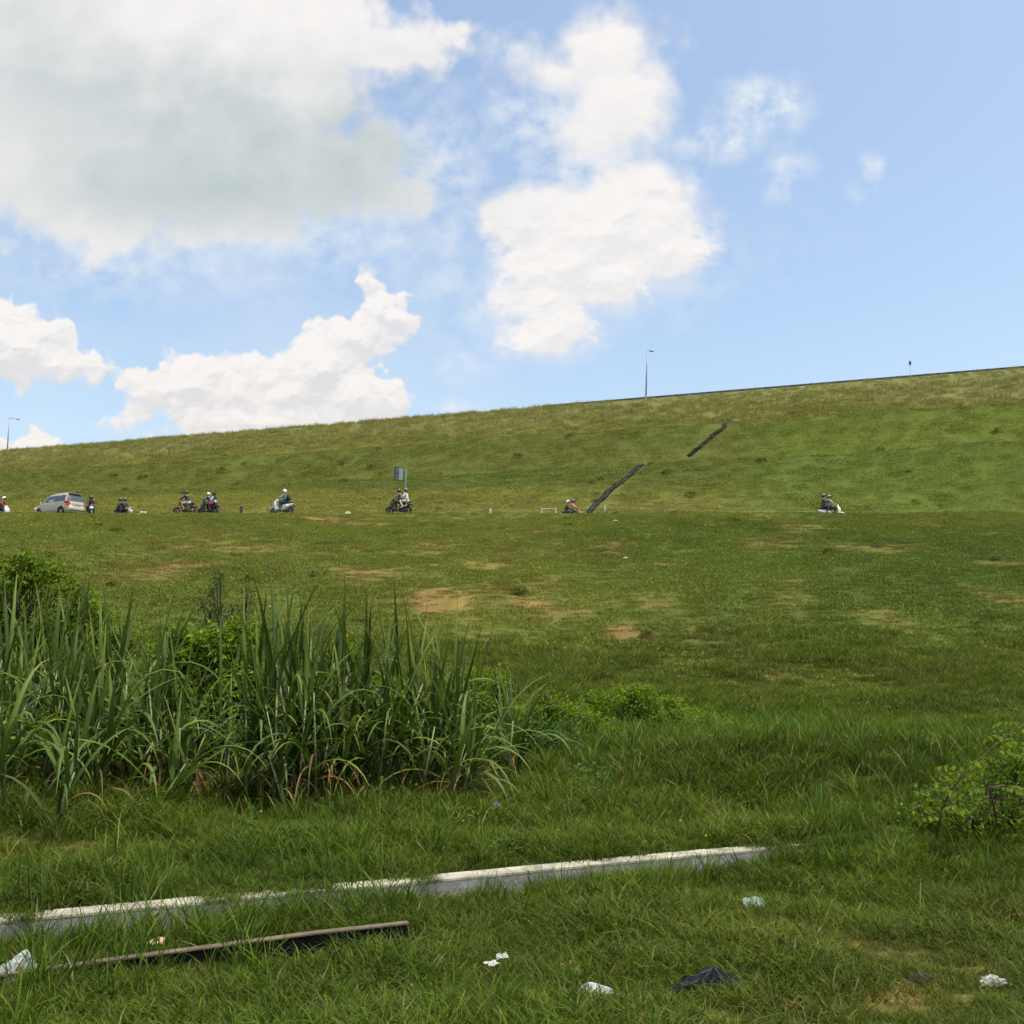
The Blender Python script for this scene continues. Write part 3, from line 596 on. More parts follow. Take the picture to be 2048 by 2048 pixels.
chute([(1178, 1026), (1213, 990), (1240, 968), (1268, 945), (1302, 927)], 'stone drainage chute painted shadow dark rising from the fence beside the thin white pole', .30)
chute([(1378, 914), (1404, 892), (1432, 868), (1448, 858), (1462, 845)], 'shorter stone drainage chute painted shadow dark just below the crest grass', .26)
X, Y = DAM_PTS; m_ = np.ones(len(X), bool)
for rp, W, wd in CH:
    A = W[0]+rp; B = W[-1]+rp; dx, dy = B.x-A.x, B.y-A.y; l2 = dx*dx+dy*dy; tt = np.clip(((X-A.x)*dx+(Y-A.y)*dy)/l2, 0, 1)
    m_ &= np.hypot(X-A.x-tt*dx, Y-A.y-tt*dy) > wd*.5+.55
X, Y = X[m_], Y[m_]
scatter('embankment_grass', np.stack([X, Y, ground_z(X, Y)], 1), .65+.5*fbm(X*.3, Y*.3, 89, 3), tint(X, Y)*1.3, dam_src, 'green grass covering the terraced embankment above the road', 'grass', 4, .08)

# ------------------------------------------------------------------ kerb
conc = mat('concrete_lit_top', (.29, .275, .21), .9, var=.3, scale=4, bump=.7, grime=((.10, .085, .05), .95))  # kerb top coloured lighter, the sunlight on it put into the colour
conc_face = mat('concrete_shaded_face', (.20, .20, .195), .92, var=.25, scale=5, bump=.5, grime=((.09, .09, .06), .75))  # upright face of the same kerb, its shade painted as greyer concrete
kr = empty('concrete_kerb', (KA.x, KA.y, 0), 0, 'long pale concrete kerb crossing the grass behind the dark beam', 'kerb')
rg = random.Random(5); rzk = math.atan2(KDIR.y, KDIR.x)
for i, s0 in enumerate(np.arange(-2.0, (KB-KA).length+.7, .6)):
    c = KDIR*(s0+.3); nn = KN; jz = rg.uniform(-.002, .002); jn = rg.uniform(-.002, .002)
    a = MB(); a.box(c+nn*(.09+jn)+Vector((0, 0, .045+jz)), (.599, .15, .185), rzk, bev=.003); o = a.build('kerb_stone', conc_face, kr)
    a = MB(); a.box(c+nn*(.095+jn)+Vector((0, 0, .149+jz)), (.598, .165, .026), rzk+rg.uniform(-.003, .003), bev=.005); a.build('coping', conc, o)

# ------------------------------------------------------------------ steel beam in the grass
rust = mat('dusty_tan_steel', (.10, .076, .046), .9, var=.3, scale=6, bump=.4, grime=((.10, .08, .05), .5))
blk = mat('black_steel', (.009, .008, .008), .8, spec=.15, var=.4, scale=6, grime=((.05, .04, .03), .4))
blue = mat('blue_paint', (.02, .06, .22), .8)
PB = [atz(816, 1843, .135), atz(640, 1862, .13), atz(480, 1883, .12), atz(250, 1913, .095), atz(40, 1942, .06), atz(-120, 1960, .05)]
br = empty('steel_beam', (PB[0].x, PB[0].y, 0), 0, 'long black steel beam with tan upper edge lying in the grass', 'beam')
fl = MB(); wb = MB(); lf = MB(); o0 = Vector((PB[0].x, PB[0].y, 0))
for a_, b_ in zip(PB[:-1], PB[1:]):
    a_ = a_-o0; b_ = b_-o0; d_ = (b_-a_); c = (a_+b_)/2; rz = math.atan2(d_.y, d_.x); l_ = d_.length*1.004; pit = -math.asin(d_.z/d_.length)
    fl.box(c+Vector((0, 0, -.006)), (l_, .06, .009), rz, pit)
    wb.box(c+Vector((0, 0, -.052)), (l_, .012, .083), rz, pit); lf.box(c+Vector((0, .01, -.099)), (l_, .06, .011), rz, pit)
fl.build('top_flange', rust, br); wb.build('web', blk, br); lf.build('bottom_flange', blk, br)
for (px, py, l_) in ((480, 1884, .06), (652, 1862, .03), (140, 1927, .03)):
    p = atz(px, py+1, .112 if px > 300 else .078)-o0; q = MB(); q.box(p+Vector((0, .0, .0)), (l_*.8, .05, .006), .12); q.build('paint_mark', blue, br)

# ------------------------------------------------------------------ litter
def crumple(name, px, py, wx, wy, hz, seed, m_, label, cat, peak=(0, 0), thin=1.0, y0=4, sharp=.45, rz=0, sink=.2, group=None):
    """a creased heap of sheet material"""
    p = hit(px, py, y0); n = 34; V = []; Fc = []; rs = np.random.default_rng(seed); th = np.linspace(0, 2*np.pi, n, endpoint=False)
    off = rs.random(4)*9; lob = 1+.22*np.sin(3*th+off[0])+.15*np.sin(5*th+off[1])+.12*rs.normal(size=n)
    rings = 9
    for r_ in range(rings+1):
        t_ = r_/rings
        for i in range(n):
            rr = (1-t_)**.8*lob[i]; cx = peak[0]*t_*wx/2; cy = peak[1]*t_*wy/2
            crease = sharp*abs(math.sin(4.5*th[i]+off[2]+t_*3))*(.6+.4*math.sin(9*th[i]+off[3]))
            z = hz*(t_**.8)*(1-.6*crease*(1-t_)) + hz*.20*rs.normal()*(1-t_)*min(1, t_*4); rr *= 1+.10*rs.normal()
            V.append((cx+rr*wx/2*math.cos(th[i]), cy+rr*wy/2*math.sin(th[i]), z-hz*sink*(1-t_)))
    for r_ in range(rings):
        for i in range(n): j = (i+1) % n; Fc.append((r_*n+i, r_*n+j, (r_+1)*n+j, (r_+1)*n+i))
    Fc.append(tuple(rings*n+i for i in range(n)))
    o = mesh_obj(name, V, Fc, m_); o.location = p+Vector((0, 0, .012)); o.rotation_euler = (0, 0, rz); tag(o, label, cat, group); return o
def sheet(name, px, py, w_, d_, lift, seed, m_, label, cat, rz=0, y0=4, group=None, tiltx=.3):
    p = hit(px, py, y0); rs = np.random.default_rng(seed); n = 12; V = []; Fc = []
    for j in range(n+1):
        for i in range(n+1):
            u, v = i/n-.5, j/n-.5; k_ = math.sin(u*9+seed)*.3+math.sin(v*11+u*5+seed*2)*.3+rs.normal()*.12
            e = 1+.12*math.sin(7*v+seed) if abs(u) > .45 else 1
            V.append((u*w_*e*(1-.25*(v+.5)*math.sin(seed)), v*d_*(1+.15*math.sin(u*8+seed)), lift*(.5+k_)+(v+.5)*d_*tiltx+.01))
    for j in range(n):
        for i in range(n): a = j*(n+1)+i; Fc.append((a, a+1, a+n+2, a+n+1))
    o = mesh_obj(name, V, Fc, m_); o.modifiers.new('thick', 'SOLIDIFY').thickness = .003; o.location = p+Vector((0, 0, .03)); o.rotation_euler = (0, 0, rz); tag(o, label, cat, group); return o
plast = mat('white_plastic_film', (.36, .39, .37), .45, var=.08, scale=20)
plast2 = mat('milky_plastic_film', (.26, .27, .22), .4, var=.15, scale=20, grime=((.2, .2, .14), .5))
pap = mat('white_paper', (.33, .33, .30), .8, var=.06)
clr = mat('greenish_clear_plastic', (.13, .19, .13), .6, var=.2, scale=20)
blackp = mat('black_plastic_film', (.006, .009, .014), .5, spec=.2, var=.5, scale=9)
cardb = mat('tan_cardboard', (.42, .30, .18), .85, var=.15)
orng = mat('orange_plastic', (.40, .07, .02), .5)
darkc = mat('dark_rag', (.03, .022, .018), .9, var=.4)
crumple('plastic_bag', 22, 1968, .26, .17, .17, 3, plast, 'crumpled translucent white plastic bag standing at the left end of the beam', 'plastic bag', (.55, 0))
crumple('plastic_bag', 1410, 1988, .40, .20, .12, 8, blackp, 'crumpled black plastic bag with a peaked top lying on the grass', 'plastic bag', (.25, .1), sharp=1.5, sink=.1)
crumple('plastic_bag', 1192, 2003, .27, .14, .085, 5, plast, 'flat off white plastic bag left of the black bag', 'plastic bag', (-.2, 0))
crumple('plastic_bag', 1152, 1955, .13, .07, .035, 6, plast2, 'small dull beige plastic scrap just behind the off white bag', 'plastic bag')
sheet('paper_scrap', 1003, 1932, .07, .035, .012, 3, pap, 'small torn white paper scrap in the grass right of the beam', 'litter', .3, tiltx=.5)
sheet('paper_scrap', 984, 1946, .07, .04, .01, 5, pap, 'smallest white paper scrap beside the larger torn scrap', 'litter', .8)
sheet('plastic_cup', 1508, 1828, .15, .07, .012, 7, clr, 'greenish clear plastic piece sticking up from grass near the kerb', 'litter', -.3, tiltx=.75)
sheet('orange_scrap', 1214, 1860, .08, .03, .01, 2, orng, 'bright orange plastic scrap low in the grass', 'litter', .2, tiltx=.3)
sheet('brown_leaf', 1138, 1945, .10, .03, .01, 4, mat('dry_leaf', (.32, .15, .07), .8), 'dry reddish brown leaf beside the beige plastic scrap', 'dead leaf', .8, tiltx=.3)
crumple('dark_rag', 1842, 1962, .17, .08, .035, 11, darkc, 'dark brown rag lying on the grass at right', 'rag')
crumple('plastic_bag', 1984, 1972, .15, .08, .045, 12, plast2, 'pale grey plastic scrap on dry straw at far right', 'plastic bag')
sheet('cardboard_scrap', 306, 1903, .12, .05, .012, 6, cardb, 'small tan cardboard scrap just behind the beam', 'litter', .4, tiltx=.5)
bo = MB(); bo.box((0, 0, 0), (.34, .06, .018), bev=.004); bo = bo.build('wooden_board', mat('reddish_board', (.34, .17, .10), .8, var=.2)); bo.location = hit(690, 1892)+Vector((0, 0, .05)); bo.rotation_euler = (.2, -.03, .18); tag(bo, 'short reddish wooden board lying under the raised end of the beam', 'board')
crumple('plastic_bag', 312, 1946, .26, .08, .05, 14, clr, 'thin clear plastic film in the grass in front of the beam', 'plastic bag')
crumple('black_bag_remnant', 255, 1904, .22, .06, .03, 15, blackp, 'flattened black plastic remnant behind the beam', 'plastic bag')
for i, (px, py, w_, lab) in enumerate(((1230, 1044, .42, 'white sheet scrap on the slope just below the road edge'), (1251, 1119, .26, 'small white scrap on the upper slope below the sheet scrap'), (868, 1135, .26, 'pale scrap on the slope among orange bare patches'), (1232, 1331, .30, 'slender white scrap on the lower slope below the big brown patch'), (1563, 1461, .14, 'tiny white scrap in the grass at the foot of the slope at right'), (541, 1217, .2, 'tiny white scrap on the slope behind the cane tops'), (276, 1031, .35, 'flat white scrap at the road edge under the two marker stones'))):
    sheet('paper_scrap', px, py, w_*.85, w_*.35, .03, i+20, pap, lab, 'litter', rg.uniform(-.4, .8), y0=14, group='white scraps on the slope', tiltx=.45)
stone_m = mat('tan_stone', (.42, .37, .28), .9, var=.2)
for px, py, w_, lab in ((695, 1028, .5, 'pale tan stone on the road edge above the bare earth'), (181, 892, 1.0, 'small whitish stone block on the crest line at left')):
    o = crumple('stone', px, py if py > 1000 else 900, w_, w_*.6, w_*.4, 17, stone_m, lab, 'stone', y0=20, sharp=.2)
    if py < 1000: q = atz(px, 893, Z_CREST+.2); o.location = (q.x, q.y, Z_CREST)
def edge_pt(px, Y=Y_EDGE+.1): p = at(px, 1027, Y); return Vector((p.x, Y, gz(p.x, Y)))
whitep = mat('white_paint', (.55, .55, .52), .7, var=.06)
for px, s_, lab in ((283.5, .19, 'larger white marker stone on the road edge right of two riders'), (290.5, .15, 'smaller white marker stone beside the larger one')):
    m_ = MB(); m_.box((0, 0, .08), (s_, .14, s_), bev=.02); o = m_.build('marker_stone', whitep); o.location = edge_pt(px, Y_EDGE+.05); tag(o, lab, 'marker stone', 'white marker stones')

# small flowers
def flower(px, py, rad, h, m1, m2, label, cat, petals=5, group=None):
    p = hit(px, py, 8); r_ = empty('wild_flower', p, 0, label, cat, group)
    s_ = MB(); s_.tube([(0, 0, 0), (.01, 0, h*.6), (0, -.01, h)], .003, 5); s_.build('stem', G_HERB, r_)
    V = []; Fc = []
    for i in range(petals):
        a = 6.283*i/petals; b0 = len(V)
        for (rr, da, up) in ((.15, 0, 0), (.7, -.5, .1), (1, -.18, .3), (1, .18, .3), (.7, .5, .1)): V.append((rr*rad*math.cos(a+da), -.01-rad*up, h+rr*rad*math.sin(a+da)))
        Fc.append(tuple(range(b0, b0+5)))
    mesh_obj('petals', V, Fc, m1, r_); c = MB(); c.ball((0, -.015, h), rad*.22, 8, 6); c.build('flower_centre', m2, r_, True)
bluef = mat('lilac_petal', (.42, .45, .75), .6); yelf = mat('yellow_petal', (.75, .60, .05), .6); dk = mat('dark_centre', (.05, .03, .06), .8)
flower(993, 1632, .045, .10, bluef, dk, 'lilac blue flower in the grass in front of the rightmost cane', 'flower')
flower(1221, 1672, .032, .09, bluef, dk, 'smaller lilac flower just behind the kerb', 'flower')
flower(1017, 1556, .025, .12, yelf, dk, 'single yellow flower right of the cane foot', 'flower')
V = []; Fc = []; rn = random.Random(9)
for i in range(70):
    p = hit(rn.gauss(720, 150), rn.uniform(1560, 1640), 9) if i < 50 else hit(rn.uniform(100, 1500), rn.uniform(1600, 1720), 7); p.z += rn.uniform(.08, .3); r_ = rn.uniform(.006, .013); b0 = len(V)
    for k in range(6): V.append((p.x+r_*math.cos(k*1.047), p.y-.3*r_*math.sin(k*1.047), p.z+r_*math.sin(k*1.047)))
    Fc.append(tuple(range(b0, b0+6)))
tag(mesh_obj('tiny_flowers', V, Fc, yelf), 'scattered tiny yellow flowers at the foot of the cane', 'flowers', kind='stuff')

# ------------------------------------------------------------------ cane grass and bushes
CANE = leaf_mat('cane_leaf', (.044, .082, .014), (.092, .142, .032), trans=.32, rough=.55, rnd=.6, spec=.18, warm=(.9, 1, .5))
CSTALK = mat('cane_stalk', (.13, .16, .06), .6, var=.3, scale=3)
CDEAD = leaf_mat('dead_cane_leaf', (.10, .068, .03), (.15, .105, .05), trans=.2, rnd=.5)
def strap(V, Fc, al, rn_, p, az, L, w_, up, droop, rr, segs=9, twist=0.0):
    """a long folded blade that rises and arches over"""
    b0 = len(V); q = Vector(p); d_ = Vector((math.cos(az)*math.cos(up), math.sin(az)*math.cos(up), math.sin(up))); st = L/segs
    side0 = Vector((-math.sin(az), math.cos(az), 0))
    for i in range(segs+1):
        t_ = i/segs; ww = w_*(.55+.45*min(1, t_*4))*(1-t_**2.2)+.002; side = side0
        if twist: side = Matrix.Rotation(twist*t_, 3, d_) @ side0
        nrm = side.cross(d_).normalized()
        V += [tuple(q-side*ww/2+nrm*ww*.22), tuple(q), tuple(q+side*ww/2+nrm*ww*.22)]; al += [t_]*3; rn_ += [rr, min(1, rr+.25), rr]
        d_ = (d_+Vector((0, 0, -droop*(.3+1.7*t_)/segs))).normalized(); q = q+d_*st
    for i in range(segs):
        a = b0+3*i; Fc += [(a, a+1, a+4, a+3), (a+1, a+2, a+5, a+4)]
def cane(px, py, tops, spread_, n, seed, label, lean=(0, 0), size=1.0):
    """px, py: the foot; tops: height of the leaf tips in metres"""
    base = hit(px, py, 8); rg = random.Random(seed); V = []; Fc = []; al = []; rr = []; D = [[], [], [], []]; sk = MB()
    root = empty('cane_clump', base, 0, label, 'cane grass', 'clumps of tall cane grass behind the kerb')
    for i in range(n):
        x, y = rg.gauss(0, spread_*.5), rg.gauss(0, .32); tops_ = tops*.9; h = tops_*.52*rg.uniform(.55, 1.1)*(1-.12*abs(x)/spread_); lx, ly = rg.gauss(lean[0], .16)+x*.12, rg.gauss(lean[1], .10); z0 = gz(base.x+x, base.y+y)-base.z-.03
        P0 = Vector((x, y, z0)); P1 = Vector((x+lx*h*.45, y+ly*h*.45, z0+h*.5)); P2 = Vector((x+lx*h, y+ly*h, z0+h)); sk.tube([P0, P1, P2], [.014, .012, .008], 6)
        m_ = rg.randint(7, 10)
        for k in range(m_):
            t_ = .18+.82*k/(m_-1); p = P0.lerp(P1, t_*2) if t_ < .5 else P1.lerp(P2, t_*2-1); az = rg.uniform(0, 6.283)
            if t_ > .8: L = tops_*rg.uniform(.36, .52); up = rg.uniform(1.12, 1.5); dr = rg.uniform(.05, .8)
            else: L = rg.uniform(.75, 1.35)*size; up = rg.uniform(.7, 1.4); dr = rg.uniform(.5, 3.0)
            strap(V, Fc, al, rr, p, az, L, rg.uniform(.030, .062), up, dr, rg.random(), twist=rg.uniform(-.9, .9))
        for k in range(rg.randint(2, 5)):
            strap(*D, P0.lerp(P1, rg.uniform(.1, .9)), rg.uniform(0, 6.283), rg.uniform(.4, .9), rg.uniform(.012, .026), rg.uniform(.2, 1.0), rg.uniform(2.2, 4), rg.random(), twist=rg.uniform(-1.5, 1.5))
    mesh_obj('leaves', V, Fc, CANE, root, True, attrs={'along': al, 'rnd': rr}); sk.build('stalks', CSTALK, root, True)
    mesh_obj('dead_leaves', D[0], D[1], CDEAD, root, True, attrs={'along': D[2], 'rnd': D[3]})
cane(-40, 1590, 3.05, .9, 18, 1, 'cane clump cut by the left edge of the photo', (.05, 0))
cane(85, 1605, 2.75, .75, 17, 2, 'pale bladed cane clump beneath the tall leafy bush at left', (.06, 0))
cane(215, 1590, 2.7, .6, 17, 3, 'dark cane clump second from the left with upright spear leaves', (.02, 0))
cane(318, 1595, 2.5, .34, 7, 4, 'narrow cane clump just left of the bright leafy bush', (.02, 0))
cane(440, 1600, 1.75, .5, 5, 5, 'thin low cane clump in front of the bright leafy bush', (.1, 0))
cane(590, 1600, 2.95, .6, 20, 6, 'tallest cane clump near the middle with crossing blades', (.03, 0))
cane(680, 1598, 2.65, .7, 20, 7, 'dense cane clump right of the tallest one', (.10, 0))
cane(775, 1602, 2.5, .6, 20, 8, 'cane clump whose blades lean right in the wind', (.42, 0))
cane(890, 1600, 1.75, .5, 11, 9, 'lower cane clump second from the right end', (.30, 0))
cane(965, 1560, 1.65, .5, 9, 10, 'rightmost cane clump with long drooping blades beside a leafy bush', (.20, 0))
cane(130, 1560, 2.45, .7, 11, 12, 'cane clump standing behind the dark second clump', (0, .0))
cane(10, 1640, 1.6, .5, 7, 14, 'low front cane clump near the left edge with brown dead blades', (.15, 0))

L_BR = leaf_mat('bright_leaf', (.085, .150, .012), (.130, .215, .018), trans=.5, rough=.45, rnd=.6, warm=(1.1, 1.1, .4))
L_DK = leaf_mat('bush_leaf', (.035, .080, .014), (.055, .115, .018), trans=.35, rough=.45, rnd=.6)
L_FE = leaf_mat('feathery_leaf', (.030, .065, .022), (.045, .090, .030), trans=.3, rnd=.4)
BARK = mat('bush_bark', (.10, .075, .045), .9, var=.3)
def bush(name, px, py, Y, lobes, n, L, m_, label, seed, cat='bush', droop=.5, pix=True):
    """lobes: (photo x, photo y, radius across, radius up, depth offset) at distance Y"""
    b = at(px, py, Y); base = Vector((b.x, Y, gz(b.x, Y))); root = empty(name, base, 0, label, cat); rg = random.Random(seed); V = []; Fc = []; al = []; rr = []; br_ = MB(); tot_ = sum(l[2]*l[3] for l in lobes)
    for (lx, ly, rx, rz_, dy) in lobes:
        c = at(lx, ly, Y+dy)-base; k = int(n*rx*rz_/tot_)
        j = Vector((rg.uniform(-.1, .1), rg.uniform(-.1, .1), -.03)); br_.tube([j, j.lerp(c, .5)+Vector((rg.uniform(-.1, .1), 0, .1)), c+Vector((0, 0, rz_*.4))], [.022, .014, .004], 6)
        for q in range(7):
            a = rg.uniform(0, 6.283); e = rg.uniform(-.3, 1.3); tip = c+Vector((rx*math.cos(a)*math.cos(e), rx*math.sin(a)*math.cos(e), rz_*math.sin(e)))*rg.uniform(.85, 1.12)
            br_.tube([c.lerp(j, .35), c.lerp(tip, .5)+Vector((0, 0, .05)), tip], [.010, .006, .002], 5)
            for s_ in range(k//16):          # leaves on the sprigs
                t_ = rg.uniform(.3, 1.05); p = c.lerp(tip, t_)+Vector((rg.gauss(0, .05), rg.gauss(0, .05), rg.gauss(0, .05)))
                put_leaf(V, Fc, al, rr, p, rg.uniform(0, 6.283), -droop+rg.gauss(0, .4), L*rg.uniform(.6, 1.3), L*rg.uniform(.35, .55), rg.random(), rg.gauss(0, .5))
        for q in range(k//2):
            a = rg.uniform(0, 6.283); u = rg.uniform(-1, 1); r_ = rg.uniform(.45, 1.0)**.6*(1+.22*math.sin(3*a+seed)*math.cos(4*u)); s_ = math.sqrt(1-u*u)
            p = c+Vector((rx*r_*s_*math.cos(a), rx*.8*r_*s_*math.sin(a), rz_*r_*u))
            if p.z < .02: continue
            put_leaf(V, Fc, al, rr, p, rg.uniform(0, 6.283), -droop+rg.gauss(0, .4), L*rg.uniform(.6, 1.3), L*rg.uniform(.35, .55), rg.random(), rg.gauss(0, .5))
    mesh_obj('foliage', V, Fc, m_, root, attrs={'along': al, 'rnd': rr}); br_.build('branches', BARK, root, True); return root
bush('leafy_bush', 40, 1560, 15.2, [(10, 1165, .6, .55, 0), (85, 1165, .5, .45, .2), (60, 1140, .35, .3, .1), (140, 1200, .4, .35, .1), (165, 1260, .35, .35, 0), (110, 1280, .5, .5, 0), (20, 1300, .7, .6, 0), (-40, 1230, .6, .6, .2), (40, 1420, .9, .7, 0), (130, 1250, .3, .3, .1), (30, 1135, .25, .2, 0)], 9500, .085, L_BR, 'tallest leafy bush with yellow green leaves at the left edge', 31)
bush('leafy_bush', 190, 1560, 15.4, [(195, 1235, .3, .28, 0), (250, 1270, .3, .3, 0), (175, 1250, .35, .3, 0), (225, 1300, .4, .35, 0), (160, 1400, .6, .6, .1), (260, 1420, .5, .6, 0)], 5600, .075, L_BR, 'sparser bush with yellowish flowering tips between the cane clumps', 32)
bush('leafy_bush', 420, 1560, 12.5, [(400, 1330, .55, .45, 0), (460, 1300, .45, .4, .1), (350, 1300, .35, .35, .1), (430, 1440, .7, .55, -.1), (500, 1380, .4, .45, 0), (340, 1420, .4, .5, 0)], 8500, .095, L_BR, 'bright broad leaved bush in the gap between cane clumps', 33)
bush('feathery_shrub', 450, 1560, 14.9, [(437, 1185, .16, .42, 0), (455, 1240, .30, .30, .1), (497, 1205, .12, .36, 0), (415, 1230, .22, .28, 0), (470, 1320, .45, .4, 0)], 4600, .035, L_FE, 'dark feathery shrub whose spires rise above the bright bush', 34, droop=-.2)
bush('leafy_bush', 720, 1560, 13.6, [(690, 1310, .3, .3, 0), (640, 1360, .4, .4, 0), (760, 1400, .4, .4, 0)], 3200, .07, L_BR, 'light green bush seen through the tallest cane clumps', 35)
bush('leafy_bush', 985, 1540, 13.2, [(970, 1400, .35, .3, 0), (1000, 1360, .15, .22, 0), (930, 1380, .3, .3, .1), (1010, 1440, .35, .3, 0), (960, 1480, .5, .35, -.1)], 5200, .06, L_BR, 'yellow green bush at the right end of the cane', 36)
bush('weed_mound', 1110, 1530, 14.5, [(1090, 1420, .38, .24, 0), (1150, 1440, .42, .24, 0), (1050, 1440, .4, .28, 0), (1085, 1395, .12, .12, 0), (1200, 1465, .4, .2, 0)], 4200, .055, L_BR, 'low leafy weed mound right of the cane bush', 37, 'weeds')
bush('weed_mound', 1270, 1520, 16.4, [(1230, 1405, .42, .28, 0), (1280, 1400, .35, .32, 0), (1330, 1425, .4, .28, 0), (1190, 1415, .3, .25, 0)], 4400, .06, L_BR, 'bright green weed mound at the foot of the slope near the middle', 38, 'weeds')
for px, py, s_, lab in ((1038, 1083, .28, 'small dark weed tuft on the slope below the white gate frame'), (135, 1087, .3, 'dark weed tuft on the slope under the silver car'), (1756, 1096, .35, 'low weed tuft on the slope at far right'), (720, 1247, .35, 'weed tuft on the slope behind the leaning cane'), (1250, 1060, .2, 'weed tuft below the road edge right of the chute')):
    p = hit(px, py, 14); q = herb_source('weed_tuft', [L_DK], 90, s_, s_*.6, .09, int(px)); q.name = 'weed_tuft'; COL.objects.link(q); q.location = p; tag(q, lab, 'weeds', 'weed tufts on the slope')
bush('weed_mound', 1130, 1560, 13.6, [(1020, 1465, .5, .30, 0), (1100, 1480, .5, .26, 0), (1180, 1500, .5, .2, 0)], 4200, .05, L_DK, 'leafy weed mound in front of the dark one right of the cane', 43, 'weeds')
bush('weed_mound', 1400, 1540, 16.0, [(1370, 1440, .5, .25, 0), (1440, 1462, .5, .2, 0), (1500, 1485, .4, .15, 0)], 3200, .05, L_BR, 'third weed mound tapering off to the right at the foot of the slope', 44, 'weeds')
bush('leafy_bush', 1960, 1700, 9.0, [(1900, 1600, .30, .20, 0), (1980, 1580, .35, .25, .1), (2050, 1540, .35, .35, .1), (1840, 1640, .22, .15, 0), (1950, 1640, .4, .18, -.1), (2040, 1640, .3, .2, 0)], 2600, .05, L_BR, 'low soft green bush around the saplings at the right edge', 45)
bush('low_herb', 1430, 1690, 9.4, [(1425, 1660, .14, .07, 0), (1445, 1678, .18, .08, 0), (1400, 1672, .12, .07, 0)], 420, .045, L_BR, 'low round leaved herb behind the kerb right of the lilac flower', 41, 'weeds', droop=.1)

# sapling at the right edge
SAP = leaf_mat('sapling_leaf', (.075, .125, .012), (.105, .155, .014), trans=.5, rnd=.35, warm=(1.2, 1.1, .3))
REDB = mat('reddish_twig', (.085, .030, .015), .7, var=.2)
def compound(V, Fc, al, rr, p, az, L, n, ll, rg, up=.2, tw=None):
    if tw is not None: tw.append(MB()); tw = tw[-1]
    q = Vector(p); d_ = Vector((math.cos(az)*math.cos(up), math.sin(az)*math.cos(up), math.sin(up))); pts = [q.copy()]
    for i in range(n):
        q = q+d_*L/n; d_ = (d_+Vector((0, 0, -.16))).normalized(); pts.append(q.copy())
        for s_ in (-1, 1): put_leaf(V, Fc, al, rr, q, az+s_*rg.uniform(.8, 1.3), -.55+rg.gauss(0, .15), ll*rg.uniform(.8, 1.1), ll*.5, rg.random())
    put_leaf(V, Fc, al, rr, q, az, -.9, ll*1.2, ll*.6, rg.random())
    if tw is not None: tw.tube(pts, [.003]*len(pts), 5)
def sapling(base, pts, leaves, label, seed):
    root = empty('sapling', base, 0, label, 'sapling', 'saplings at the right edge'); rg = random.Random(seed); V = []; Fc = []; al = []; rr = []; tw = []; st = MB()
    st.tube([p-base for p in pts], [.009-.006*i/len(pts) for i in range(len(pts))], 7)
    for (p, az, L, n) in leaves: compound(V, Fc, al, rr, p-base, az, L, n+1, .075, rg, rg.uniform(.1, .5), tw)
    st.build('stem', REDB, root, True); [q_.build('twig', SAP, root) for q_ in tw]; mesh_obj('leaves', V, Fc, SAP, root, attrs={'along': al, 'rnd': rr})
YS = 8.6
b0 = hit(1880, 1640, 6); st_ = [b0, at(1895, 1590, YS), at(1935, 1540, YS), at(1990, 1490, YS+.05), at(2080, 1425, YS+.1)]
sapling(b0, st_, [(at(2010, 1475, YS), 3.6, .22, 3), (at(2030, 1462, YS), .2, .25, 4), (at(2040, 1460, YS), 5.2, .22, 3), (at(1990, 1500, YS), 5.6, .24, 4), (at(1965, 1520, YS), 3.9, .2, 3), (at(2000, 1488, YS), -.4, .26, 4), (at(1940, 1538, YS), 2.9, .24, 3), (at(1925, 1560, YS), .6, .2, 3), (at(2050, 1445, YS), 2.6, .22, 4)], 'sapling with a slanting reddish stem and yellow green leaves at the right edge', 5)
b1 = hit(1870, 1690, 6); sapling(b1, [b1, at(1880, 1640, YS-.3), at(1890, 1615, YS-.3)], [(at(1886, 1625, YS-.3), 0, .18, 3), (at(1882, 1635, YS-.3), 3.4, .16, 2), (at(1890, 1615, YS-.3), 5.0, .16, 3), (at(1880, 1640, YS-.3), .8, .14, 2)], 'short sapling with drooping yellow green leaves left of the taller one', 6)
b2 = hit(2000, 1680, 6); sapling(b2, [b2, at(1985, 1600, YS-.2), at(1975, 1575, YS-.2), at(2010, 1570, YS-.2)], [(at(1975, 1578, YS-.2), 3.5, .2, 3), (at(2010, 1572, YS-.2), 0, .22, 4), (at(2000, 1575, YS-.2), 5.2, .2, 4), (at(1940, 1592, YS-.2), 3.1, .16, 2)], 'leafy sapling below the reddish stem near the right edge', 7)
def tall_tuft(px, py, n, h, seed, label):
    rg = random.Random(seed); V = []; Fc = []; al = []; rr = []; p = hit(px, py, 5)
    for i in range(n): strap(V, Fc, al, rr, (rg.gauss(0, .05), rg.gauss(0, .04), -.02), rg.uniform(0, 6.28), h*rg.uniform(.5, 1), rg.uniform(.006, .012), rg.uniform(1.0, 1.5), rg.uniform(.2, 1.5), rg.random(), 7)
    o = mesh_obj('tall_grass_tuft', V, Fc, G_TALL, None, True, attrs={'along': al, 'rnd': rr}); o.location = p; tag(o, label, 'grass tuft', 'tall grass tufts')
